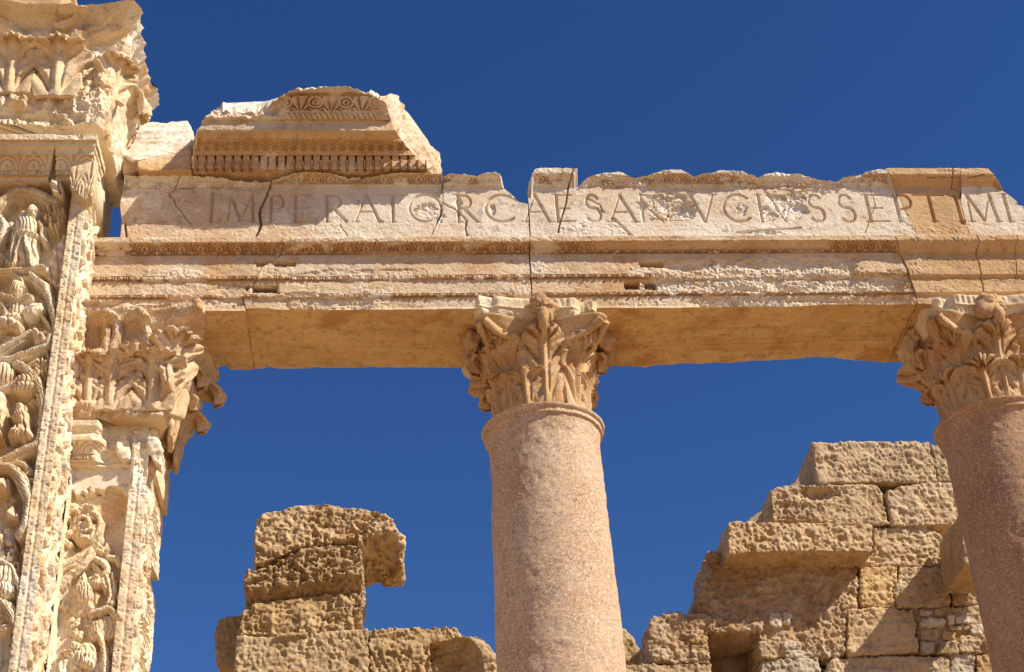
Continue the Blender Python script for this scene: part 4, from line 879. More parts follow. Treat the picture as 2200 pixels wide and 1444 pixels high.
def carved_post(root, xa, xi, xo, Yf, Yb, z0, z1, mat, build_front, build_side, rec, seed, dx=.0052, side_rec=.05, xl_border=.12, side_border=.10, broken=None, front_broken=None, topcut=None):
    """square post: recessed relief panel in front between fillets, relief on the flank facing the columns"""
    nz = int((z1-z0)/dx)+2; z = np.linspace(z0, z1, nz)
    xs = np.arange(xa, xo, dx); X, Z = np.meshgrid(xs, z)
    R = Relief(X, Z, Yf); R.K = rec/.125; build_front(R)
    fil = sstep(xi-.012, xi+.004, X)+(1-sstep(xa+xl_border-.004, xa+xl_border+.012, X)); fil = np.clip(fil, 0, 1)
    H = np.where(fil > 0, np.maximum(fil*rec, R.H*(fil < .5)), R.H)
    Q = P3(X, 0*X+Yf, Z); nf = fbm(Q, 12, 4, seed, .6); nb = fbm(Q, 2.6, 5, seed+1, .55, (1, 1, .7)); n3 = fbm(Q, 45, 2, seed+2)
    chips = sstep(.3, .65, nb+.45*nf)*.008+.010*np.clip(fbm(Q, 7, 3, seed+7)-.25, 0, 1)
    H = H+.005*nf+.0025*n3-chips
    # flutes and drill holes along the fillet
    fx = (X-xi)/(xo-xi); H = H-fil*(fx > 0)*.007*np.exp(-((fx-.5)/.08)**2)-fil*(fx > 0)*.006*(sstep(.5, .62, fbm(Q, 30, 2, seed+3, .5, (.9, 1, 1.3))))
    wfront = np.zeros_like(X)
    if front_broken is not None:
        H, wfront = front_broken(X, Z, H, Q)
    Yv = Yf+rec-H
    V = P3(X, Yv, Z); worn = np.clip(sstep(.1, .6, nb)*.8+wfront, 0, 1); och = np.clip(sstep(.1, .55, fbm(Q, 1.8, 4, seed+4))*.6*(1-.8*np.clip(fil, 0, 1)), 0, 1)*(1-worn)
    At = {'worn': worn, 'ochre': och}; Fq = quads(nz, len(xs)).reshape(nz-1, len(xs)-1, 4)
    idf = np.where(fil > .5, 0, R.ID)[:-1, :-1]; fmid = (fil[:-1, :-1] > .5) & (X[:-1, :-1] > (xa+xo)/2); fml = (fil[:-1, :-1] > .5) & ~(X[:-1, :-1] > (xa+xo)/2)
    emit('relief_panel', V, Fq[(idf == 0) & ~fmid & ~fml], mat, root, At)
    emit('border_fillet', V, Fq[fmid], mat, root, At)
    if fml.any(): emit('border_fillet', V, Fq[fml], mat, root, At)
    for i in range(1, len(R.names)):
        k = idf == i
        if k.sum() > 12: emit(R.names[i], V, Fq[k], mat, root, At)
    # flank
    ys = np.arange(Yf, Yb+dx, dx); Yg, Zg = np.meshgrid(ys, z)
    RS = Relief(Yg, Zg, 0); build_side(RS)
    bd = np.clip((1-sstep(Yf+.035, Yf+.05, Yg))+sstep(Yb-side_border*.5, Yb-side_border*.4, Yg), 0, 1)
    HS = np.maximum(RS.H*(bd < .5), bd*side_rec); Qs = P3(0*Yg+xo, Yg, Zg); ns = fbm(Qs, 12, 4, seed+5, .6)
    HS = HS+.006*ns+.003*fbm(Qs, 45, 2, seed+6)-.02*np.clip(fbm(Qs, 5, 3, seed+8)-.2, 0, 1)
    # the arris is shared with the front
    aw = np.clip(1-(Yg-Yf)/.03, 0, 1); Xs = xo-side_rec+HS; Ysd = Yg+0
    e = V[:, -1]; Xs = Xs*(1-aw)+(e[:, :1])*aw; Ysd = np.maximum(Ysd, e[:, 1:2]); Ysd[:, 0] = e[:, 1]; Xs[:, 0] = e[:, 0]
    if broken is not None: Ysd = np.minimum(Ysd, broken(z)[:, None]+.02*ns)
    VS = P3(Xs, Ysd, Zg); FS = quads(nz, len(ys)).reshape(nz-1, len(ys)-1, 4); Ats = {'worn': np.clip(.4+ns, 0, 1), 'ochre': np.clip(.35+.5*fbm(Qs, 2.5, 3, seed+9), 0, 1)}
    emit('carved_flank', VS, FS, mat, root, Ats)
    b = Bag(); bk = np.stack([VS[:, -1], P3(np.full(nz, xa), VS[:, -1, 1], z), V[:, 0]], 1); b.add(bk, quads(nz, 3))
    b.add(np.array([V[-1, 0], V[-1, -1], VS[-1, -1], bk[-1, 1]]), np.array([[0, 1, 2, 3]])); b.add(np.array([V[0, 0], V[0, -1], VS[0, -1], bk[0, 1]]), np.array([[3, 2, 1, 0]])); b.build('post_core', mat, root)

YP = -.68
PXI, PXO = -4.235, -4.098           # inner and outer edge of the pier's right fillet
def pier_front(R):
    n = R.name
    # arch of vine at the top, grape bunch
    n('vine_scroll').tube([(-40, 470), (-15, 440), (0, 428), (22, 408), (50, 402), (85, 410), (118, 428)], .055, .12, groove=0)
    n('carved_block').poly([(104, 392), (120, 387), (136, 390), (139, 415), (131, 428), (112, 418)], .15, .02)
    n('knob').ell((43, 390), .07, .05, .14)
    n('grape_bunch'); rnd = random.Random(5)
    R.ell((113, 455), .085, .13, .07)
    for k in range(46):
        a, q = rnd.uniform(0, 6.28), math.sqrt(rnd.random()); R.ell((113+q*20*math.cos(a), 454+q*25*math.sin(a)), .019, .021, .105+.02*rnd.random(), 0, .5)
    # draped standing figure
    n('carved_figure').poly([(28, 505), (40, 498), (62, 496), (78, 506), (76, 540), (70, 571), (56, 573), (46, 566), (34, 573), (19, 571), (24, 540)], .115, .05)
    R.ell((53, 478), .10, .13, .14, 8); R.ell((52, 500), .115, .035, .15); R.ell((68, 450), .045, .085, .15, -14); R.ell((50, 455), .06, .05, .125)
    R.tube([(80, 466), (88, 480), (86, 497), (94, 506)], .028, .10); R.tube([(36, 470), (24, 492), (22, 505)], .03, .10)
    R.tube([(46, 508), (36, 540), (28, 570)], .022, .14); R.tube([(54, 508), (62, 540), (66, 570)], .026, .15); R.tube([(30, 508), (24, 540), (22, 570)], .018, .13)
    n('leaf').poly([(86, 572), (96, 558), (106, 540), (112, 518), (126, 505), (136, 480), (140, 500), (134, 560), (131, 604), (112, 604), (98, 588)], .075, .022, base=.7)
    n('ledge').tube([(-60, 588), (-20, 580), (20, 578), (60, 574), (92, 570)], .035, .13)
    n('vine_scroll').tube([(62, 582), (80, 596), (97, 615), (109, 650), (116, 690), (119, 722)], .040, .12)
    R.tube([(28, 582), (42, 592), (48, 608)], .028, .11); R.tube([(48, 590), (62, 588)], .03, .11)
    n('carved_figure').ell((33, 613), .055, .085, .15); R.ell((29, 655), .095, .13, .13); R.tube([(5, 635), (18, 640), (35, 648), (50, 640), (62, 636)], .035, .15)
    R.tube([(2, 650), (10, 672), (4, 695)], .05, .13); R.ell((20, 678), .10, .05, .14)
    n('rock').poly([(-30, 680), (10, 676), (38, 684), (48, 692), (40, 706), (30, 704), (0, 700), (-30, 704)], .14, .03)
    n('leaf').ell((68, 660), .115, .075, .13, 30, rib=.008)
    n('vine_scroll').tube([(86, 664), (97, 680), (106, 702), (109, 722)], .016, .10)
    n('bud').poly([(63, 712), (68, 702), (78, 702), (98, 722), (92, 731), (70, 737)], .14, .03)
    n('vine_scroll').tube([(-30, 752), (0, 741), (30, 726), (62, 706)], .055, .11, r1=.045)
    R.tube([(-30, 778), (0, 768), (40, 757), (75, 746), (97, 736), (105, 714)], .045, .12); R.tube([(86, 708), (97, 703), (105, 712), (107, 728)], .013, .10); R.tube([(85, 745), (98, 750), (102, 768), (99, 775)], .015, .10)
    n('blossom').ell((86, 780), .085, .075, .09, 20)
    for k in range(9):
        a = k*.698; R.ell((86+13*math.cos(a), 782+14*math.sin(a)), .03, .016, .12, -math.degrees(a), .5)
    R.tube([(58, 778), (70, 770), (78, 764)], .02, .11)
    n('vine_scroll').tube([(34, 776), (55, 788), (74, 808), (86, 832), (92, 868), (90, 905), (84, 935), (70, 952)], .045, .13, r1=.05, groove=.25)
    n('leaf').ell((52, 811), .105, .060, .13, 10); R.ell((52, 827), .105, .055, .14, 8); R.tube([(-20, 832), (5, 828), (30, 818)], .05, .12)
    n('carved_head').ell((4, 797), .09, .11, .15)
    n('carved_figure').poly([(-40, 835), (8, 836), (14, 850), (13, 880), (4, 935), (-40, 940)], .15, .05)
    n('carved_figure').poly([(28, 905), (34, 868), (48, 861), (58, 868), (54, 878), (60, 882), (64, 912), (73, 932), (62, 940), (48, 948), (30, 932), (19, 928)], .145, .045); R.ell((33, 930), .06, .05, .17); R.ell((42, 892), .06, .05, .17, 30)
    n('vine_scroll').tube([(-30, 1000), (0, 986), (30, 972), (60, 957), (78, 948)], .055, .125); R.tube([(10, 992), (34, 985), (52, 994), (58, 1004)], .04, .10)
    R.tube([(-20, 1004), (2, 1000), (22, 1003), (42, 1022), (55, 1052), (61, 1086), (57, 1118), (44, 1142)], .05, .14, r1=.06); R.tube([(46, 1018), (58, 1010), (65, 1005)], .02, .11)
    n('tendril').tube([(62, 1048), (56, 1035), (62, 1024), (73, 1028), (75, 1040), (69, 1045)], .018, .11)
    n('carved_block').poly([(6, 1106), (22, 1080), (30, 1084), (41, 1100), (40, 1110), (24, 1108)], .12, .02)
    n('drapery').poly([(-40, 1020), (18, 1024), (16, 1046), (-40, 1048)], .13, .03); n('drapery').poly([(-40, 1130), (24, 1122), (28, 1165), (24, 1195), (-40, 1200)], .08, .02, base=.8)
    for k in range(9): R.cut((5+7*(k % 4), 1162+9*(k//3)+2*(k % 2)), .014, .012, .05)
    n('vine_scroll').tube([(-20, 1198), (4, 1204), (20, 1216), (34, 1236), (40, 1262), (38, 1300)], .036, .12); R.tube([(38, 1300), (30, 1312)], .03, .11)
    n('tendril').tube([(24, 1216), (28, 1202), (36, 1206), (35, 1218), (30, 1222)], .015, .10)
    n('carved_figure').ell((0, 1240), .11, .13, .14); R.ell((8, 1262), .07, .06, .15)
    n('vine_scroll').tube([(-20, 1276), (2, 1290), (20, 1312), (33, 1338), (38, 1368), (32, 1392)], .05, .13)
    n('leaf').ell((8, 1346), .09, .055, .12, 20, rib=.008); n('leaf').ell((-6, 1318), .08, .05, .11, -20, rib=.008)
    n('shield').ell((-6, 1420), .21, .24, .085, 0, .2, base=.85)
    for k in range(16): a = -1.0+k*.12; R.cut((-6+40*math.cos(a), 1420+46*math.sin(a)), .009, .009, .05)
    R.off(); zb = R.pt((0, 1444))[1]
    scatter_vine(R, PXI-.75, PXI-.03, zb-3.0, zb-.12, 3, .16, .11, .045, 1.0, 6)
    scatter_vine(R, PXI-.82, PXI-.52, zb, SOF+.9, 4, .10, .10, .04, .8, 6)
    rnd = random.Random(11)   # small leaves between the scrolls
    for px, py, r_, a_ in ((118, 640, .05, 40), (100, 600, .05, 200), (20, 720, .06, 130), (112, 700, .045, 80), (60, 745, .05, 300), (15, 815, .05, 20), (70, 850, .06, 120), (88, 800, .04, 40), (20, 955, .06, 200), (80, 985, .05, 10), (38, 1010, .05, 250), (75, 1060, .04, 90), (12, 1060, .06, 300), (50, 1180, .06, 60), (20, 1175, .05, 180), (55, 1215, .045, 30), (15, 1320, .06, 120), (48, 1300, .05, 200), (50, 1400, .05, 60), (25, 880, .05, 330), (8, 470, .06, 60), (14, 540, .05, 280), (95, 480, .05, 100), (118, 745, .04, 170)): R.vineleaf((px, py), r_*1.25, rnd.uniform(.06, .09), a_)
def pier_side(R):
    zb = SOF-9
    scatter_vine(R, YP+.08, YP+.40, SOF-3.9, SOF+.9, 21, .09, .055, .026, .52, 6); scatter_vine(R, YP+.40, YP+.72, SOF-3.9, SOF+.9, 22, .09, .05, .026, .46, 6)
    for k in range(14): R.cut((YP+.12+.05*(k % 5), SOF-3.6+k*.31), .03, .06, .05, world=True)
pier = thing('carved_pier', 'tall marble pier carved with vine scrolls and figures at the left edge', 'pier', (PXO-.5, .1, 0))
carved_post(pier, PXO-1.0, PXI, PXO, YP, .46, SOF-4.6, at(100, 388, YP)[2], M_PIER, pier_front, pier_side, .22, 401)
b = Bag(); b.add(*box(PXO-1.0, PXO-.01, YP+.06, .45, -.2, SOF-4.6)); b.build('lower_shaft', M_PIER, pier)
# mouldings between the panel and the capital
def pier_moulding(x0, x1, name, seed, right_end=True, ret=None):
    pr = [(388, -.70), (378, -.70), (376, -.735), (366, -.735), (364, -.74), (334, -.80), (332, -.825), (324, -.83), (318, -.85), (314, -.87), (303, -.875), (300, -.91), (288, -.915)]
    pts = []
    for k, (py, Y) in enumerate(pr): pts.append((Y, zr(py, Y, 60), {2: 'f', 3: 'bead', 4: 'f', 5: 'leaf'}.get(k, 'f'), .0055))
    P, lab, tl = profile(pts); lab = np.array(lab); n = len(P); s = np.concatenate([[0], np.cumsum(np.linalg.norm(np.diff(P, axis=0), axis=1))])+np.arange(n)*1e-7
    Nn = prof_normals(gsmooth(P, s, .006)); prj = YP-P[:, 0]; m = int((x1-x0+.25)/.0055)+2; u = np.linspace(0, 1, m)
    X = x0+((x1+prj[:, None]*.35)-x0)*u; Y = np.repeat(P[:, :1], m, 1); Z = np.repeat(P[:, 1:], m, 1); Q = P3(X, Y, Z)
    nf = fbm(Q, 12, 4, seed); nb = fbm(Q, 2.5, 4, seed+1); mk = sstep(.25, .5, nb+.3*nf); d = .005*nf+.0025*fbm(Q, 45, 2, seed+2)-.02*mk*(P[:, :1] < -.81)
    r = np.where(lab == 'leaf')[0]; t = ((s[r]-s[r[0]])/(s[r[-1]]-s[r[0]]))[:, None]*np.ones_like(X[r]); d[r] -= .022*kyma(X[r], t, .235)
    r = np.where(lab == 'bead')[0]; t = np.linspace(0, 1, len(r))[:, None]*np.ones_like(X[r]); d[r] += -.02+.028*bead_reel(X[r], t, .16)
    Y = Y+d*Nn[:, :1]; Z = Z+d*Nn[:, 1:]; V = P3(X, Y, Z)
    b = Bag(); b.add(V, quads(n, m)); back = V*[1, 0, 1]+[0, YP+.25, 0]
    for c, fl in ((0, True), (-1, False)):
        q = np.stack([V[:, c], back[:, c]], 1); k = 24; tt = np.linspace(0, 1, k)[None, :, None]; G = q[:, :1]+(q[:, 1:]-q[:, :1])*tt
        if c == -1: G[..., 0] -= .014*np.abs(fbm(G, 9, 3, seed+5))*np.minimum(1, 10*tt[..., 0])
        b.add(G, quads(n, k, flip=fl))
    b.add(np.stack([V[-1], back[-1]]), quads(2, m)); b.add(np.stack([back[0], V[0]]), quads(2, m))
    och = np.where((lab == 'leaf') | (lab == 'bead'), .5, .25)[:, None]*np.ones_like(X)
    b.build(name, M_PIER, pier)
xs0 = at(103, 330, -.8)[0]; xs1 = at(120, 330, -.8)[0]
pier_moulding(PXO-1.05, xs0, 'necking_moulding', 430)
pier_moulding(xs1, PXO+.0, 'necking_moulding', 431)
b = Bag(); b.add(*box(PXO-1.0, PXO-.01, YP+.05, .44, at(100, 388, YP)[2]-.01, at(100, 288, -.8)[2]+.10)); b.build('necking_core', M_PIER, pier)
# fallen return of the moulding at the pier's corner
V, F = prism([(150, 360), (205, 340), (203, 395), (196, 420), (180, 428), (160, 415), (148, 392)], -.80, .16); V, N, Fs = remesh(V, F, .009); V = smooth_lap(V, Fs, 3); N = vnormals(V, Fs)
V = V+N*(.010*fbm(V, 9, 4, 440)-.022*np.clip(kyma(V[:, 0]+.03, np.clip((V[:, 2]-(SOF+.70))/.25, 0, 1), .13), 0, 1)*(N[:, 1] < -.6))[:, None]; emit('corner_leaf', V, Fs, M_PIER, pier, {'worn': np.zeros(len(V)), 'ochre': np.full(len(V), .5)})

def post_capital(parent, x0, xr, zb, zt, yf, yb, mat, seed, front, name='pier_capital', dx=.0065, side_fn=None, rough=(0, 0), inset=0.0, concave=.0, xl=None, reuse=None, sidecut=None):
    """capital of a square post: xr(t), yf(t) give its right flank and front at relative height t"""
    nz = int((zt-zb)/dx)+2; z = np.linspace(zb, zt, nz); t = (z-zb)/(zt-zb); XR = xr(t); YF_ = yf(t)
    nf_ = int((XR.max()-x0)/dx)+2; u = np.linspace(0, 1, nf_); X = x0+(XR[:, None]-x0)*u; Z = np.repeat(z[:, None], nf_, 1)
    C_ = concave*sstep(.72, .95, t)[:, None]*(1-np.abs(2*u-1)**2)[None]
    R = Relief(X, Z, float(YF_.mean())); front(R); Q = P3(X, 0*X, Z)
    w = np.minimum(1, (1-u)*26)[None]
    nf = fbm(Q, 10, 4, seed, .6); H = R.H*w+.012*nf+.003*fbm(Q, 45, 2, seed+1)+.02*fbm(Q, 3, 3, seed+2)
    rz = (1-sstep(rough[1]-.08, rough[1]+.08, t[:, None]+.12*fbm(Q, 4, 3, seed+12))); H = H+.008*(ridged(Q, 10, 3, seed+15)-.3)*w+rough[0]*rz*w*(.9*fbm(Q, 7, 4, seed+13, .6)+.8*(ridged(Q, 9, 3, seed+14)-.3))
    V = P3(X, YF_[:, None]+C_-H, Z); worn = np.clip(sstep(.0, .5, fbm(Q, 2.2, 4, seed+3)), 0, 1); och = np.clip(.3+.6*fbm(Q, 1.7, 3, seed+4), 0, 1)
    At = {'worn': worn*.8, 'ochre': och*(1-.6*worn)}
    F0 = quads(nz, nf_).reshape(nz-1, nf_-1, 4); idm = R.ID[:-1, :-1]; o = emit(name, V, F0[idm == 0], mat, parent, At)
    for i in range(1, len(R.names)):
        k = idm == i
        if k.sum() > 12: emit(R.names[i], V, F0[k], mat, o, At)
    ns = int((yb-YF_.min())/dx)+2; us = np.linspace(0, 1, ns); Ys = V[:, -1, 1][:, None]+(yb-V[:, -1, 1][:, None])*us
    Qs = P3(0*Ys+xr(.5), Ys, np.repeat(z[:, None], ns, 1)); ws = np.minimum(1, us*20)[None]
    hs = (.05*fbm(Qs, 2.6, 4, seed+6, .55, (1, 1, .6))+.03*(ridged(Qs, 3.5, 3, seed+7, (1, 1.4, .8))-.3)+.012*fbm(Qs, 14, 3, seed+8)) if side_fn is None else side_fn(Ys, Qs)
    Xs = XR[:, None]-concave*sstep(.72, .95, t)[:, None]*(1-np.abs(2*us-1)**2)[None]+hs*ws-inset*np.clip(1-t/.5, 0, 1)[:, None]*sstep(0, .5, us)[None]
    VS = P3(Xs, Ys, np.repeat(z[:, None], ns, 1)); emit('capital_flank', VS, quads(nz, ns), mat, o, {'worn': np.clip(.5+fbm(Qs, 3, 3, seed+9), 0, 1), 'ochre': np.clip(.4+.8*fbm(Qs, 1.5, 3, seed+10), 0, 1)})
    b = Bag(); lft = V[:, 0]; bkr = VS[:, -1]; bkl = np.stack([lft[:, 0], bkr[:, 1], z], 1); b.add(np.stack([bkr, bkl, lft], 1), quads(nz, 3))
    for r, fl in ((0, True), (-1, False)):
        L = np.concatenate([V[r], VS[r][1:], bkl[r][None]]); c = L.mean(0); i = np.arange(len(L)); tr = np.stack([i, (i+1) % len(L), np.full(len(L), len(L))], -1); b.add(np.vstack([L, c[None]]), tr[:, ::-1] if fl else tr)
    b.build('capital_core', mat, o)
    return o
# ---- capital of the big pier
pzb, pzt = at(215, 288, -.70)[2], at(285, 16, -.98)[2]
def pcx(t): return np.interp(t, [0, .12, .4, .6, .75, .88, 1], [PXO+.09, PXO+.13, PXO+.16, PXO+.18, PXO+.17, PXO+.22, PXO+.36])
def pcy(t): return np.interp(t, [0, .10, .35, .55, .75, .9, 1], [-.74, -.80, -.82, -.76, -.74, -.80, -.96])
def pier_cap_front(R):
    n = R.name; R.Y = -.85
    R.off().tube([(-60, 268), (0, 264), (60, 268), (130, 272), (210, 268)], .10, .07)
    for c, rx, rz, h in (((70, 215), .20, .16, .05), ((175, 212), .22, .18, .06), ((10, 220), .18, .12, .05)): R.ell(c, rx, rz, h, 0, .7, base=.1)
    n('volute_stem').tube([(120, 125), (150, 95), (190, 62), (240, 42), (300, 24)], .10, .13, r1=.20)
    n('volute_stem').tube([(-50, 45), (0, 55), (40, 72), (62, 92)], .06, .10)
    n('broken_helix').tube([(58, 90), (80, 72), (100, 78), (122, 100)], .075, .12); R.ell((95, 84), .12, .10, .10); R.tube([(82, 60), (82, 78)], .02, .10)
    n('abacus_moulding').tube([(-60, 33), (0, 32), (60, 33), (130, 36), (195, 42)], .035, .13); R.tube([(118, 55), (150, 52), (170, 46)], .03, .12); R.tube([(195, 42), (212, 56)], .03, .12)
    n('abacus').poly([(-60, 3), (0, 6), (70, 8), (140, 14), (200, 24), (196, 31), (130, 29), (60, 25), (0, 24), (-60, 24)], .14, .02)
    n('acanthus_tip').ell((188, 115), .12, .08, .07, 20); R.ell((225, 150), .10, .22, .06)
pcap = post_capital(pier, PXO-1.15, pcx, pzb, pzt, pcy, .40, M_CAP if False else M_PIER, 450, pier_cap_front, 'pier_capital', concave=.06, rough=(.055, .46))
for k, (px, sc, sd) in enumerate(((122, 1, 461), (22, .95, 462), (-75, 1, 463))):
    p = at(px, 215, -.80); V, F = leaf_mesh((p[0], -.885, 0), (0, -1), None, lambda z: 0*z+.0, p[2]+.04*(k-1), (at(px, 103, -.85)[2]-p[2])*sc, .50*sc, reach=.13, brk=.93, seed=sd, droop=.05, lobes=3.2); emit('acanthus_leaf', V, F, M_PIER, pcap)
p = at(212, 205, -.78); V, F = leaf_mesh((p[0]+.02, -.66, 0), (.75, -.66), None, lambda z: 0*z+.12, p[2], .42, .40, reach=.10, brk=.9, seed=465, droop=.1, lobes=3.2); emit('acanthus_leaf', V, F, M_PIER, pcap)
p = at(262, 330, -.1); V, F = leaf_mesh((PXO+.10, -.15, 0), (1, 0), None, lambda z: 0*z+.02, pzb+.25, .62, .55, reach=.16, brk=.95, seed=466, droop=.3, lobes=3.2); emit('acanthus_leaf', V, F, M_PIER, pcap)
p0 = at(135, 6, -.75); blk = thing('upper_block', 'orange stone block just showing at the top left corner, on the pier capital', 'stone block', (PXO-.6, -.2, pzt))
V, F = box(PXO-1.1, p0[0], -.75, .3, pzt-.0, pzt+.6); V, N, Fs = remesh(V, F, .02); V = V+N*(.012*fbm(V, 6, 4, 470))[:, None]; emit('block_body', V, Fs, M_REST, blk); b = Bag(); b.add(*box(PXO-1.12, p0[0]+.03, -.78, .33, pzt+.6, pzt+.68)); b.build('cornice_strip', M_REST, blk)

# ---- pilaster that answers the columns
YA = 0.02
AXO = at(300, 1200, YA)[0]; AXI = at(256, 1250, YA)[0]
def anta_front(R):
    n = R.name
    n('satyr_mask').ell((180, 1122), .125, .19, .095); R.ell((183, 1142), .10, .09, .11); R.ell((187, 1118), .028, .055, .145); R.ell((178, 1105), .035, .022, .12); R.ell((198, 1104), .03, .022, .12); R.ell((172, 1134), .04, .03, .12); R.ell((196, 1134), .03, .03, .12); R.tube([(165, 1095), (180, 1082), (196, 1086)], .025, .12); R.ell((183, 1152), .05, .035, .13)
    R.cut((184, 1142), .045, .012, .06); R.cut((177, 1111), .022, .014, .05); R.cut((197, 1111), .02, .014, .05)
    R.off().tube([(196, 1095), (209, 1102), (212, 1122), (207, 1142), (196, 1155)], .030, .10); R.cut((200, 1110), .04, .05, .06)
    n('drapery').tube([(112, 1220), (140, 1200), (175, 1180), (208, 1150)], .05, .07); n('drapery').tube([(120, 1250), (150, 1226), (180, 1200), (192, 1178)], .045, .085); R.ell((140, 1190), .10, .10, .06, rib=.01)
    n('leaf').ell((146, 1140), .06, .04, .09, 40, rib=.008); n('leaf').ell((140, 1160), .07, .035, .09, -30, rib=.008); n('leaf').ell((150, 1080), .07, .05, .06, 10, rib=.008)
    n('carved_beast').poly([(150, 1262), (160, 1245), (172, 1228), (180, 1220), (190, 1240), (192, 1262), (188, 1282), (172, 1284), (168, 1270), (158, 1276)], .12, .05); R.ell((178, 1262), .07, .10, .14, 10); R.ell((200, 1246), .065, .06, .13); R.ell((206, 1238), .03, .025, .15)
    R.off().ell((170, 1290), .11, .10, .05)
    n('leaf').poly([(178, 1282), (196, 1262), (213, 1268), (208, 1286), (196, 1302), (186, 1296)], .07, .02, base=.8)
    n('vine_scroll').tube([(205, 1196), (220, 1204), (228, 1218), (222, 1228)], .032, .11); R.tube([(198, 1204), (214, 1222), (226, 1226)], .025, .09); R.tube([(224, 1228), (232, 1250), (234, 1275), (226, 1300), (212, 1310)], .024, .10)
    R.tube([(238, 1225), (243, 1255), (240, 1285), (232, 1305)], .018, .09); R.ell((220, 1246), .03, .085, .10, 15); R.tube([(228, 1190), (250, 1192), (256, 1204)], .035, .09)
    n('ledge').tube([(196, 1312), (215, 1306), (236, 1302), (248, 1318)], .035, .11); R.ell((240, 1292), .03, .03, .12); R.ell((256, 1282), .028, .05, .12)
    n('carved_block').ell((225, 1340), .12, .11, .08); R.ell((205, 1348), .07, .10, .09)
    n('vine_scroll').tube([(205, 1352), (215, 1372), (222, 1400), (222, 1444), (218, 1480)], .034, .11); R.poly([(190, 1392), (214, 1390), (218, 1420), (214, 1470), (194, 1470)], .06, .02, base=.8)
    n('lion_head').ell((168, 1404), .135, .115, .13, 20); R.ell((180, 1412), .09, .085, .16); R.ell((187, 1424), .055, .05, .175); R.ell((150, 1436), .12, .12, .12); R.ell((160, 1385), .05, .05, .14); R.cut((184, 1408), .016, .011, .05); R.cut((186, 1434), .05, .010, .05)
    for k in range(9): a = 1.2+k*.36; R.tube([(168+14*math.cos(a), 1406-14*math.sin(a)), (168+26*math.cos(a), 1406-24*math.sin(a))], .018, .14)
    R.off()
    for c in ((150, 1020), (172, 1034), (206, 1036)): R.cut(c, .035, .055, .09, 20)
    zb = R.pt((0, 1444))[1]; scatter_vine(R, AXI-.55, AXI-.03, SOF-4.8, zb-.1, 31, .12, .08, .035, .9, 6); rnd = random.Random(12)
    for px, py, r_, a_ in ((150, 1210, .05, 30), (222, 1175, .06, 80), (140, 1290, .05, 200), (238, 1330, .05, 100), (150, 1330, .06, 40), (190, 1330, .05, 320), (240, 1390, .05, 70), (210, 1170, .05, 160), (130, 1400, .05, 20), (165, 1350, .05, 240), (236, 1240, .04, 0), (145, 1110, .05, 100)): R.vineleaf((px, py), r_*1.25, rnd.uniform(.05, .08), a_)
def anta_side(R):
    scatter_vine(R, YA+.08, YA+.42, SOF-4.8, SOF-1.1, 41, .10, .06, .028, .5, 6)
    tt = np.clip((R.X-(YA+.50))/.40, 0, 1); k = kyma(R.Z, tt, .26); R.H = np.maximum(R.H, np.where((R.X > YA+.50) & (R.X < YA+.92), .045*(1-.9*k), 0))
    for k in range(8): R.ell((YA+.28+.06*(k % 3), SOF-4.4+k*.43), .11, .13, .075, world=True)
def anta_break(X, Z, H, Q):
    m = sstep(-.05, .2, .5*fbm(Q, 11, 3, 483)+fbm(Q, 2.2, 4, 480)+1.3*sstep(at(200, 1085, YA)[2], at(200, 1015, YA)[2], Z)-.45+.8*sstep(AXI-.10, AXI+.02, X)*sstep(at(200, 1150, YA)[2], at(200, 1100, YA)[2], Z))
    r = .125+.045*ridged(Q, 6, 4, 481, (1.6, 1, .35))+.014*fbm(Q, 16, 3, 482); return H*(1-m)+np.minimum(r, np.maximum(H, .05)+.03)*m, m*.9
anta = thing('carved_pilaster', 'weathered carved pilaster with mask and lion reliefs right of the pier', 'pilaster', (AXO-.4, CY, 0))
a_notch = [(at(320, py, YB)[2], v) for py, v in ((1444, 1.0), (1312, 1.0), (1298, .93), (1285, .62), (1255, .55), (1248, 1.03), (1100, 1.03), (1000, 1.05), (900, 1.05))]
a_notch.sort()
azt = at(165, 903, YA)[2]
carved_post(anta, PXO-.02, AXI, AXO, YA, YB, SOF-5.2, azt-.30, M_PIER, anta_front, anta_side, .15, 501, broken=lambda z: np.interp(z, [q[0] for q in a_notch], [q[1] for q in a_notch]), front_broken=anta_break, xl_border=.01)
b = Bag(); b.add(*box(PXO-.02, AXO-.02, YA+.05, YB-.05, -.2, SOF-5.2)); b.build('lower_shaft', M_PIER, anta)
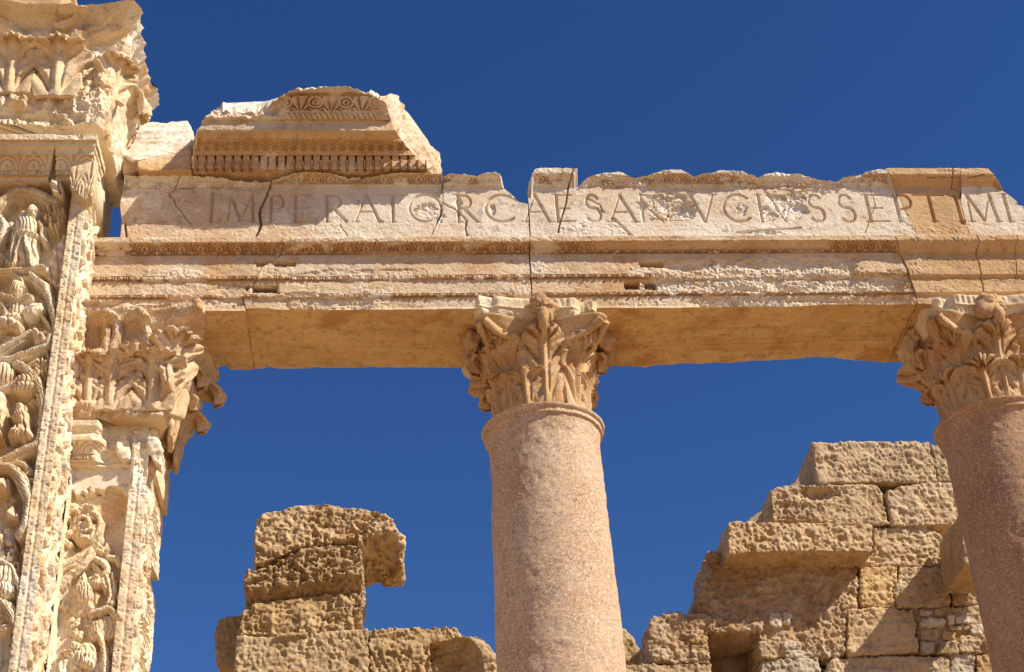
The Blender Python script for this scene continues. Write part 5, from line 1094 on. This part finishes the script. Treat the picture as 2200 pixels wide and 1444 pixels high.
# necking of the pilaster: broken mouldings
def neck(px0, px1, Y0, prows, seed, brk):
    pts = [(Y, zr(py, Y, 200), lb, .0055) for py, Y, lb in prows]; P, lab, tl = profile(pts); lab = np.array(lab); n = len(P); s = np.concatenate([[0], np.cumsum(np.linalg.norm(np.diff(P, axis=0), axis=1))])+np.arange(n)*1e-7
    Nn = prof_normals(gsmooth(P, s, .006)); x0 = at(px0, 950, Y0)[0]; x1 = at(px1, 950, Y0)[0]; m = int((x1-x0)/.0055); X = np.linspace(x0, x1, m)[None]*np.ones((n, 1)); Y = np.repeat(P[:, :1], m, 1); Z = np.repeat(P[:, 1:], m, 1); Q = P3(X, Y, Z)
    d = .006*fbm(Q, 12, 4, seed); r = np.where(lab == 'leaf')[0]; t = ((s[r]-s[r[0]])/(s[r[-1]]-s[r[0]]))[:, None]*np.ones_like(X[r]); d[r] -= .02*kyma(X[r]+.1, t, .22); r = np.where(lab == 'bead')[0]; t = np.linspace(0, 1, len(r))[:, None]*np.ones_like(X[r]); d[r] += -.02+.027*bead_reel(X[r], t, .12)
    bx = at(brk, 950, Y0)[0]; w = sstep(bx-.05, bx+.06, X+.10*fbm(Q, 4, 4, seed+1)); back = YA+.06; Y = Y+d*Nn[:, :1]; Y = Y*(1-w)+(back-.03*ridged(Q, 5, 3, seed+2)+.02*fbm(Q, 9, 3, seed+3))*w; Z = Z+d*Nn[:, 1:]*(1-w)
    V = P3(X, Y, Z); bk = V*[1, 0, 1]+[0, .5, 0]; b = Bag(); b.add(V, quads(n, m)); b.add(np.stack([V[:, -1], bk[:, -1]], 1), quads(n, 2)); b.add(np.stack([V[-1], bk[-1]]), quads(2, m)); b.add(np.stack([bk[0], V[0]]), quads(2, m)); b.build('necking_moulding', M_PIER, anta)
neck(118, 320, YA, [(1000, .03, 'f'), (992, .03, 'f'), (988, -.02, 'f'), (976, -.02, 'bead'), (974, -.03, 'f'), (948, -.09, 'leaf'), (945, -.11, 'f'), (936, -.115, 'f'), (930, -.10, 'f'), (914, -.14, 'f'), (902, -.15, 'f')], 520, 228)
b = Bag(); b.add(*box(PXO-.02, AXO-.03, YA+.05, YB-.03, azt-.34, azt+.15)); b.build('necking_core', M_PIER, anta)
for poly, sd in (([(250, 935), (272, 930), (281, 948), (279, 985), (262, 990), (248, 965)], 530), ([(284, 935), (302, 945), (301, 992), (290, 1000), (282, 960)], 531), ([(316, 938), (336, 942), (348, 970), (345, 1000), (325, 985)], 532)):
    rock(poly, YA-.02, .22, .012, M_PIER, 'broken_stub', anta, amp=.02, sc=6, seed=sd)
V, F = box(AXO-.02, AXO+.045, YA+.10, YB+.03, azt-.42, azt-.05); V, N, Fs = remesh(V, F, .011); V = V+N*(.018*fbm(V, 5, 4, 533)-.02*np.abs(np.sin(np.pi*V[:, 1]/.055))**.5*(N[:, 0] > .6))[:, None]; emit('flank_moulding', V, Fs, M_PIER, anta)
# pilaster capital
czb, czt = at(190, 905, -.03)[2], SOF-.012
def acx(t): return np.interp(t, [0, .08, .2, .45, .6, .75, .86, .93, 1], [AXO+.13, AXO+.17, AXO+.19, AXO+.25, AXO+.25, AXO+.22, AXO+.28, AXO+.39, AXO+.40])
def acy(t): return np.interp(t, [0, .08, .3, .5, .6, .82, .86, .93, 1], [-.06, -.10, -.10, -.04, .0, .0, -.08, -.13, -.13])
def anta_cap_front(R):
    n = R.name; R.Y = -.06
    n('helix_stalk').tube([(232, 775), (228, 735), (232, 700), (242, 690), (252, 705), (248, 735), (240, 760)], .045, .11); R.ell((234, 692), .05, .05, .14); R.cut((216, 694), .02, .02, .05)
    n('helix_stalk').tube([(322, 780), (322, 745), (318, 712), (305, 690), (288, 684)], .032, .11, groove=.2); R.ell((308, 688), .075, .05, .14, -25); R.tube([(275, 690), (285, 685)], .03, .08)
    n('volute_stem').tube([(322, 785), (345, 745), (375, 705), (410, 672), (432, 655)], .055, .09, r1=.11, groove=.2); R.tube([(335, 790), (360, 755), (385, 725)], .03, .06)
    n('leaf_stub').ell((212, 762), .085, .055, .12); R.ell((256, 768), .06, .06, .10); R.ell((276, 772), .045, .09, .09); R.ell((298, 770), .04, .07, .07)
    n('acanthus_leaf').poly([(318, 800), (338, 785), (364, 728), (371, 745), (376, 800), (382, 850), (352, 850), (345, 815)], .12, .05)
    R.off()
    for c, rx, rz, h in (((190, 885), .12, .10, .05), ((275, 895), .14, .08, .05), ((350, 905), .14, .08, .06)): R.ell(c, rx, rz, h, 0, .6, base=.1)
    n('abacus').poly([(150, 640), (235, 640), (280, 652), (340, 648), (400, 632), (432, 626), (440, 640), (436, 662), (395, 668), (340, 674), (280, 678), (262, 672), (235, 680), (150, 690)], .03, .02); R.ell((215, 655), .22, .075, .09)
    n('abacus_moulding').tube([(280, 668), (330, 664), (385, 654), (410, 648)], .022, .045); R.tube([(280, 655), (330, 650), (390, 638)], .016, .05)
def anta_cap_side(Ys, Qs): return .03*fbm(Qs, 3, 4, 541)+.02*(ridged(Qs, 6, 3, 542)-.3)+.01*fbm(Qs, 14, 3, 543)
acap = post_capital(anta, PXO-.02, acx, czb, czt, acy, YB+.06, M_CAP_PALE, 540, anta_cap_front, 'pilaster_capital', side_fn=anta_cap_side, concave=.05, rough=(.026, .36), inset=.16)
for px_, hh_, ww_, bk_, ox_, sd_ in ((232, .50, .46, .80, 0, 560), (325, .52, .46, .84, 0, 561), (185, .50, .40, .9, 0, 562), (278, .66, .36, .74, 0, 563), (378, .80, .42, .93, .8, 564)):
    q_ = at(px_, 900, -.10); V, F = leaf_mesh((q_[0]-(.10 if ox_ else 0), -.045 if hh_ < .6 else -.01, 0), (ox_, -1), None, lambda z: 0*z+(.07 if hh_ < .6 else .03), czb+.05, hh_, ww_, reach=.13, brk=bk_, seed=sd_, droop=.05, rough=.012); emit('acanthus_leaf', V, F, M_CAP_PALE, acap)
for (yy, z0, h, w, rc, sd, dr) in ((.86, czb+.02, .50, .42, .20, 551, .25), (.45, czb+.02, .46, .40, .17, 552, .2), (.92, czb+.10, .80, .46, .36, 553, .22), (.55, czb+.10, .74, .42, .22, 554, .2)):
    V, F = leaf_mesh((AXO+.11, yy, 0), (1, .12), None, lambda z: 0*z, z0, h, w, reach=rc*.8, brk=1, seed=sd, droop=dr*.45); emit('acanthus_leaf', V, F, M_CAP_PALE, acap)
# ------------------------------------------------------------------ ruined walls behind the colonnade
YW = 5.0
def crop(pts, s, ox, oy): return [(a/s+ox, b/s+oy) for a, b in pts]
def wall_block(root, pts, seed, Y=YW, depth=.8, mat=None, name='stone_block', amp=.022, pit=.0, tool=0.0, vox=.0125, sm=2, rid=.35, label=None, fine=.010, sc=4, extra=None):
    r = random.Random(seed); 
    return rock(pts, Y+r.uniform(-.03, .03), depth, vox, mat or M_SAND, name, root, amp=amp, sc=sc, seed=seed, pit=pit, tool=tool, fineamp=fine, smooth=sm, rid=rid, label=label, extra=extra)
c = lambda p: crop(p, 2.5, 1320, 930)
base = at(1800, 1444, YW)
rw = thing('ruined_wall', 'stepped ruin of sandstone blocks and rubble behind the right column', 'ruined wall', (base[0], YW+.4, 0))
B = wall_block
B(rw, c([(1062, 50), (1380, 46), (1690, 47), (1735, 262), (1095, 270)]), 601, tool=.0105)
B(rw, c([(1700, 58), (1800, 52), (1900, 60), (1920, 262), (1742, 262)]), 602, tool=.012)
B(rw, c([(842, 306), (900, 282), (1160, 272), (1412, 280), (1440, 330), (1478, 490), (1250, 496), (1070, 472), (850, 470)]), 603, pit=.03, tool=.0105, extra=lambda V: -.10*np.clip(1-((V[:, 0]-at(1757, 1062, YW)[0])/.28)**2-((V[:, 2]-at(1757, 1062, YW)[2])/.10)**2, 0, 1)*(V[:, 1] < YW+.2))
B(rw, c([(1462, 312), (1540, 285), (1700, 268), (1930, 262), (1950, 490), (1490, 497)]), 604, tool=.0105)
B(rw, c([(612, 478), (1000, 482), (1383, 486), (1392, 640), (1000, 632), (800, 640), (615, 648)]), 605, Y=YW-.42, depth=1.1, tool=.012, pit=.012)
B(rw, c([(1392, 508), (1640, 500), (1730, 530), (1800, 610), (1812, 700), (1800, 716), (1275, 712), (1392, 640)]), 606, pit=.04)
B(rw, c([(1318, 720), (1522, 712), (1518, 800), (1488, 850), (1520, 938), (1330, 930), (1320, 850)]), 607, Y=YW-.03, pit=.038)
B(rw, c([(1530, 716), (1790, 718), (1815, 932), (1526, 936), (1498, 850), (1526, 800)]), 608, Y=YW+.02, pit=.018)
B(rw, c([(1800, 725), (1960, 735), (1990, 930), (1820, 930)]), 609, Y=YW+.03, pit=.02, mat=M_RUBL)
B(rw, c([(1256, 944), (1400, 936), (1610, 944), (1645, 1178), (1450, 1186), (1258, 1196), (1248, 1060)]), 610, Y=YW-.02, pit=.02)
B(rw, c([(1150, 1230), (1200, 1207), (1480, 1200), (1800, 1195), (1812, 1400), (1120, 1400)]), 611, tool=.016)
B(rw, c([(1806, 1190), (1934, 1186), (1950, 1400), (1818, 1400)]), 612, tool=.012, mat=M_RUBS)
B(rw, c([(1942, 1190), (2080, 1180), (2110, 1400), (1958, 1400)]), 613, tool=.012)
B(rw, c([(790, 1218), (1088, 1210), (1108, 1290), (1104, 1400), (790, 1400)]), 614, tool=.012, mat=M_RUBS)
B(rw, c([(62, 1240), (520, 1234), (524, 1400), (62, 1400)]), 615, tool=.012)
B(rw, c([(1856, 440), (2090, 420), (2110, 715), (1884, 715)]), 616, Y=YW-.85, depth=.8, amp=.03, label='smooth block jutting forward beside the column')
B(rw, c([(500, 640), (612, 630), (1000, 632), (1385, 640), (1300, 712), (1316, 940), (1250, 945), (1240, 1200), (790, 1215), (780, 1050), (440, 962), (432, 930), (490, 765)]), 620, Y=YW+.02, mat=M_RUBL, name='mortar_rubble', amp=.04, sc=3.5, rid=.5, fine=.018, tool=.012, pit=.02)
B(rw, c([(195, 1000), (260, 975), (420, 960), (620, 1000), (800, 1010), (790, 1060), (506, 1072), (516, 1236), (190, 1236), (178, 1130)]), 621, Y=YW-.02, mat=M_RUBL, name='mortar_rubble', amp=.04, sc=3.5, rid=.5, fine=.018, tool=.012, pit=.02)
B(rw, c([(1610, 944), (1960, 930), (2030, 1180), (1648, 1184)]), 622, Y=YW+.06, mat=M_RUBL, name='mortar_rubble', amp=.03, sc=4, rid=.5, fine=.014)
rnd = random.Random(77)
for (x0, y0, x1, y1) in ((395, 1088, 505, 1128), (415, 1132, 512, 1212), (235, 1160, 300, 1225), (775, 1115, 890, 1208), (905, 1120, 1010, 1162), (830, 965, 900, 1040), (905, 955, 950, 1030), (750, 820, 800, 850), (1225, 885, 1300, 940), (920, 1170, 1060, 1206),
        (1640, 948, 1720, 985), (1722, 945, 1790, 978), (1640, 990, 1785, 1040), (1790, 975, 1830, 1030), (1840, 985, 1930, 1020), (1640, 1046, 1752, 1115), (1760, 1062, 1835, 1110), (1795, 1030, 1900, 1058), (1650, 1125, 1715, 1178), (1740, 1118, 1858, 1182), (1850, 1090, 1960, 1175), (1910, 1030, 1985, 1080), (1990, 1100, 2040, 1170)):
    w, h = x1-x0, y1-y0; n = 8; pts = [((x0+x1)/2+w*.54*math.copysign(abs(math.cos(a))**.4, math.cos(a))*rnd.uniform(.80, 1.04), (y0+y1)/2+h*.54*math.copysign(abs(math.sin(a))**.4, math.sin(a))*rnd.uniform(.80, 1.04)) for a in [2*math.pi*k/n for k in range(n)]]
    B(rw, c(pts), rnd.randint(700, 900), Y=YW-.02, depth=.3, mat=M_RUBS if rnd.random() < .7 else M_SAND, name='rubble_stone', amp=.022, sc=6, vox=.012, fine=.010, sm=1, rid=.6, tool=.008)
# core of the wall, seen only in the joints and the niche
B(rw, c([(530, 800), (640, 520), (900, 330), (1100, 110), (1900, 80), (2150, 1400), (80, 1400), (80, 1245), (230, 1240), (240, 1010), (470, 975)]), 630, Y=YW+.85, depth=.3, mat=M_RUBL, name='wall_core', amp=.02, vox=.04)
B(rw, c([(60, 1060), (100, 1100), (140, 1160), (165, 1232), (20, 1240), (20, 1050)]), 631, Y=YW+1.1, depth=.4, mat=M_SAND, amp=.03)
zb = at(1800, 1470, YW)[2]
def courses(root, x0, x1, ztop, seed):
    rnd = random.Random(seed); z = ztop
    while z > .3:
        h = min(.62, z+.02); x = x0
        while x < x1-.05:
            w = min(rnd.uniform(.9, 1.7), x1-x); V, F = box(x+.006, x+w-.006, YW+rnd.uniform(-.02, .02), YW+.8, z-h+.006, z)
            V, N, Fs = remesh(V, F, .07); V = V+N*(.02*fbm(V, 3, 3, seed))[:, None]; emit('stone_block', V, Fs, M_SAND, root); x += w
        z -= h
courses(rw, at(1345, 1470, YW)[0], at(2150, 1470, YW)[0], zb, 640)
c = lambda p: crop(p, 3.4375, 440, 1060)
base = at(760, 1444, YW)
lw = thing('ruined_wall', 'narrow stack of pitted stone blocks with an overhanging top, left of the middle column', 'ruined wall', (base[0], YW+.4, 0))
def line_z(V, a, b):
    p, q = c([a, b]); p = at(p[0], p[1], YW); q = at(q[0], q[1], YW); return p[2]+(V[:, 0]-p[0])*(q[2]-p[2])/(q[0]-p[0])
B(lw, c([(385, 185), (470, 140), (640, 95), (900, 75), (1000, 100), (1150, 112), (1290, 135), (1390, 185), (1412, 260), (1465, 310), (1462, 500), (1330, 488), (1280, 466), (1178, 490), (1130, 372), (980, 352), (700, 395), (600, 450), (440, 525), (365, 525), (372, 320)]), 651, pit=.065, amp=.045, sc=3.2, rid=.5, fine=.012, extra=lambda V: (-.16*sstep(0, .10, line_z(V, (440, 500), (980, 345))-V[:, 2])*(V[:, 0] < at(440+1130/3.4375, 1170, YW)[0])-np.clip(1.3*(line_z(V, (1120, 345), (1420, 270))-V[:, 2]), 0, .42)*sstep(at(440+1100/3.4375, 1170, YW)[0], at(440+1180/3.4375, 1170, YW)[0], V[:, 0])*(1-.8*sstep(at(440+1370/3.4375, 1170, YW)[0], at(440+1440/3.4375, 1170, YW)[0], V[:, 0])))*(1-sstep(YW, YW+.5, V[:, 1])), label='overhanging top block eaten into a beak')
B(lw, c([(430, 535), (600, 455), (760, 400), (960, 372), (1148, 378), (1165, 600), (1175, 720), (1150, 800), (1090, 842), (1062, 800), (960, 728), (800, 732), (540, 770), (298, 806), (288, 640), (318, 560)]), 652, Y=YW-.06, pit=.06, amp=.04, sc=3.4, rid=.5, fine=.012, extra=lambda V: -.18*sstep(0, .16, line_z(V, (300, 715), (960, 630))-V[:, 2])*(1-sstep(YW, YW+.35, V[:, 1])))
B(lw, c([(290, 835), (540, 780), (760, 750), (900, 730), (1000, 750), (1075, 806), (1092, 1000), (760, 1040), (248, 1050), (255, 900)]), 653, Y=YW+.03, pit=.05, amp=.06, sc=2.6, rid=.6, fine=.014)
B(lw, c([(95, 925), (240, 905), (330, 905), (330, 1270), (90, 1270), (78, 1050)]), 654, Y=YW+.55, depth=.5, pit=.02)
B(lw, c([(240, 1056), (520, 1060), (760, 1050), (900, 1020), (1204, 998), (1210, 1420), (212, 1420)]), 655, Y=YW-.04, tool=.014, amp=.025)
B(lw, c([(528, 1034), (755, 1022), (762, 1056), (525, 1062)]), 656, Y=YW-.08, depth=.4, amp=.008, vox=.014, sm=2)
B(lw, c([(1216, 1022), (1380, 990), (1540, 985), (1650, 990), (1690, 980), (1860, 984), (1885, 1050), (1780, 1090), (1660, 1105), (1672, 1420), (1216, 1420)]), 657, Y=YW-.02, tool=.02, pit=.015)
B(lw, c([(1640, 1110), (1780, 1085), (1885, 1055), (2040, 1056), (2105, 1115), (2146, 1190), (2135, 1420), (1640, 1420)]), 658, Y=YW+.05, pit=.03, amp=.04, extra=lambda V: -.22*np.clip(1-((V[:, 0]-at(960, 1430, YW)[0])/.42)**2-((V[:, 2]-at(960, 1430, YW)[2])/.42)**2, 0, 1)**.6*(V[:, 1] < YW+.25))
courses(lw, at(500, 1474, YW)[0], at(1068, 1474, YW)[0], at(800, 1468, YW)[2], 660)
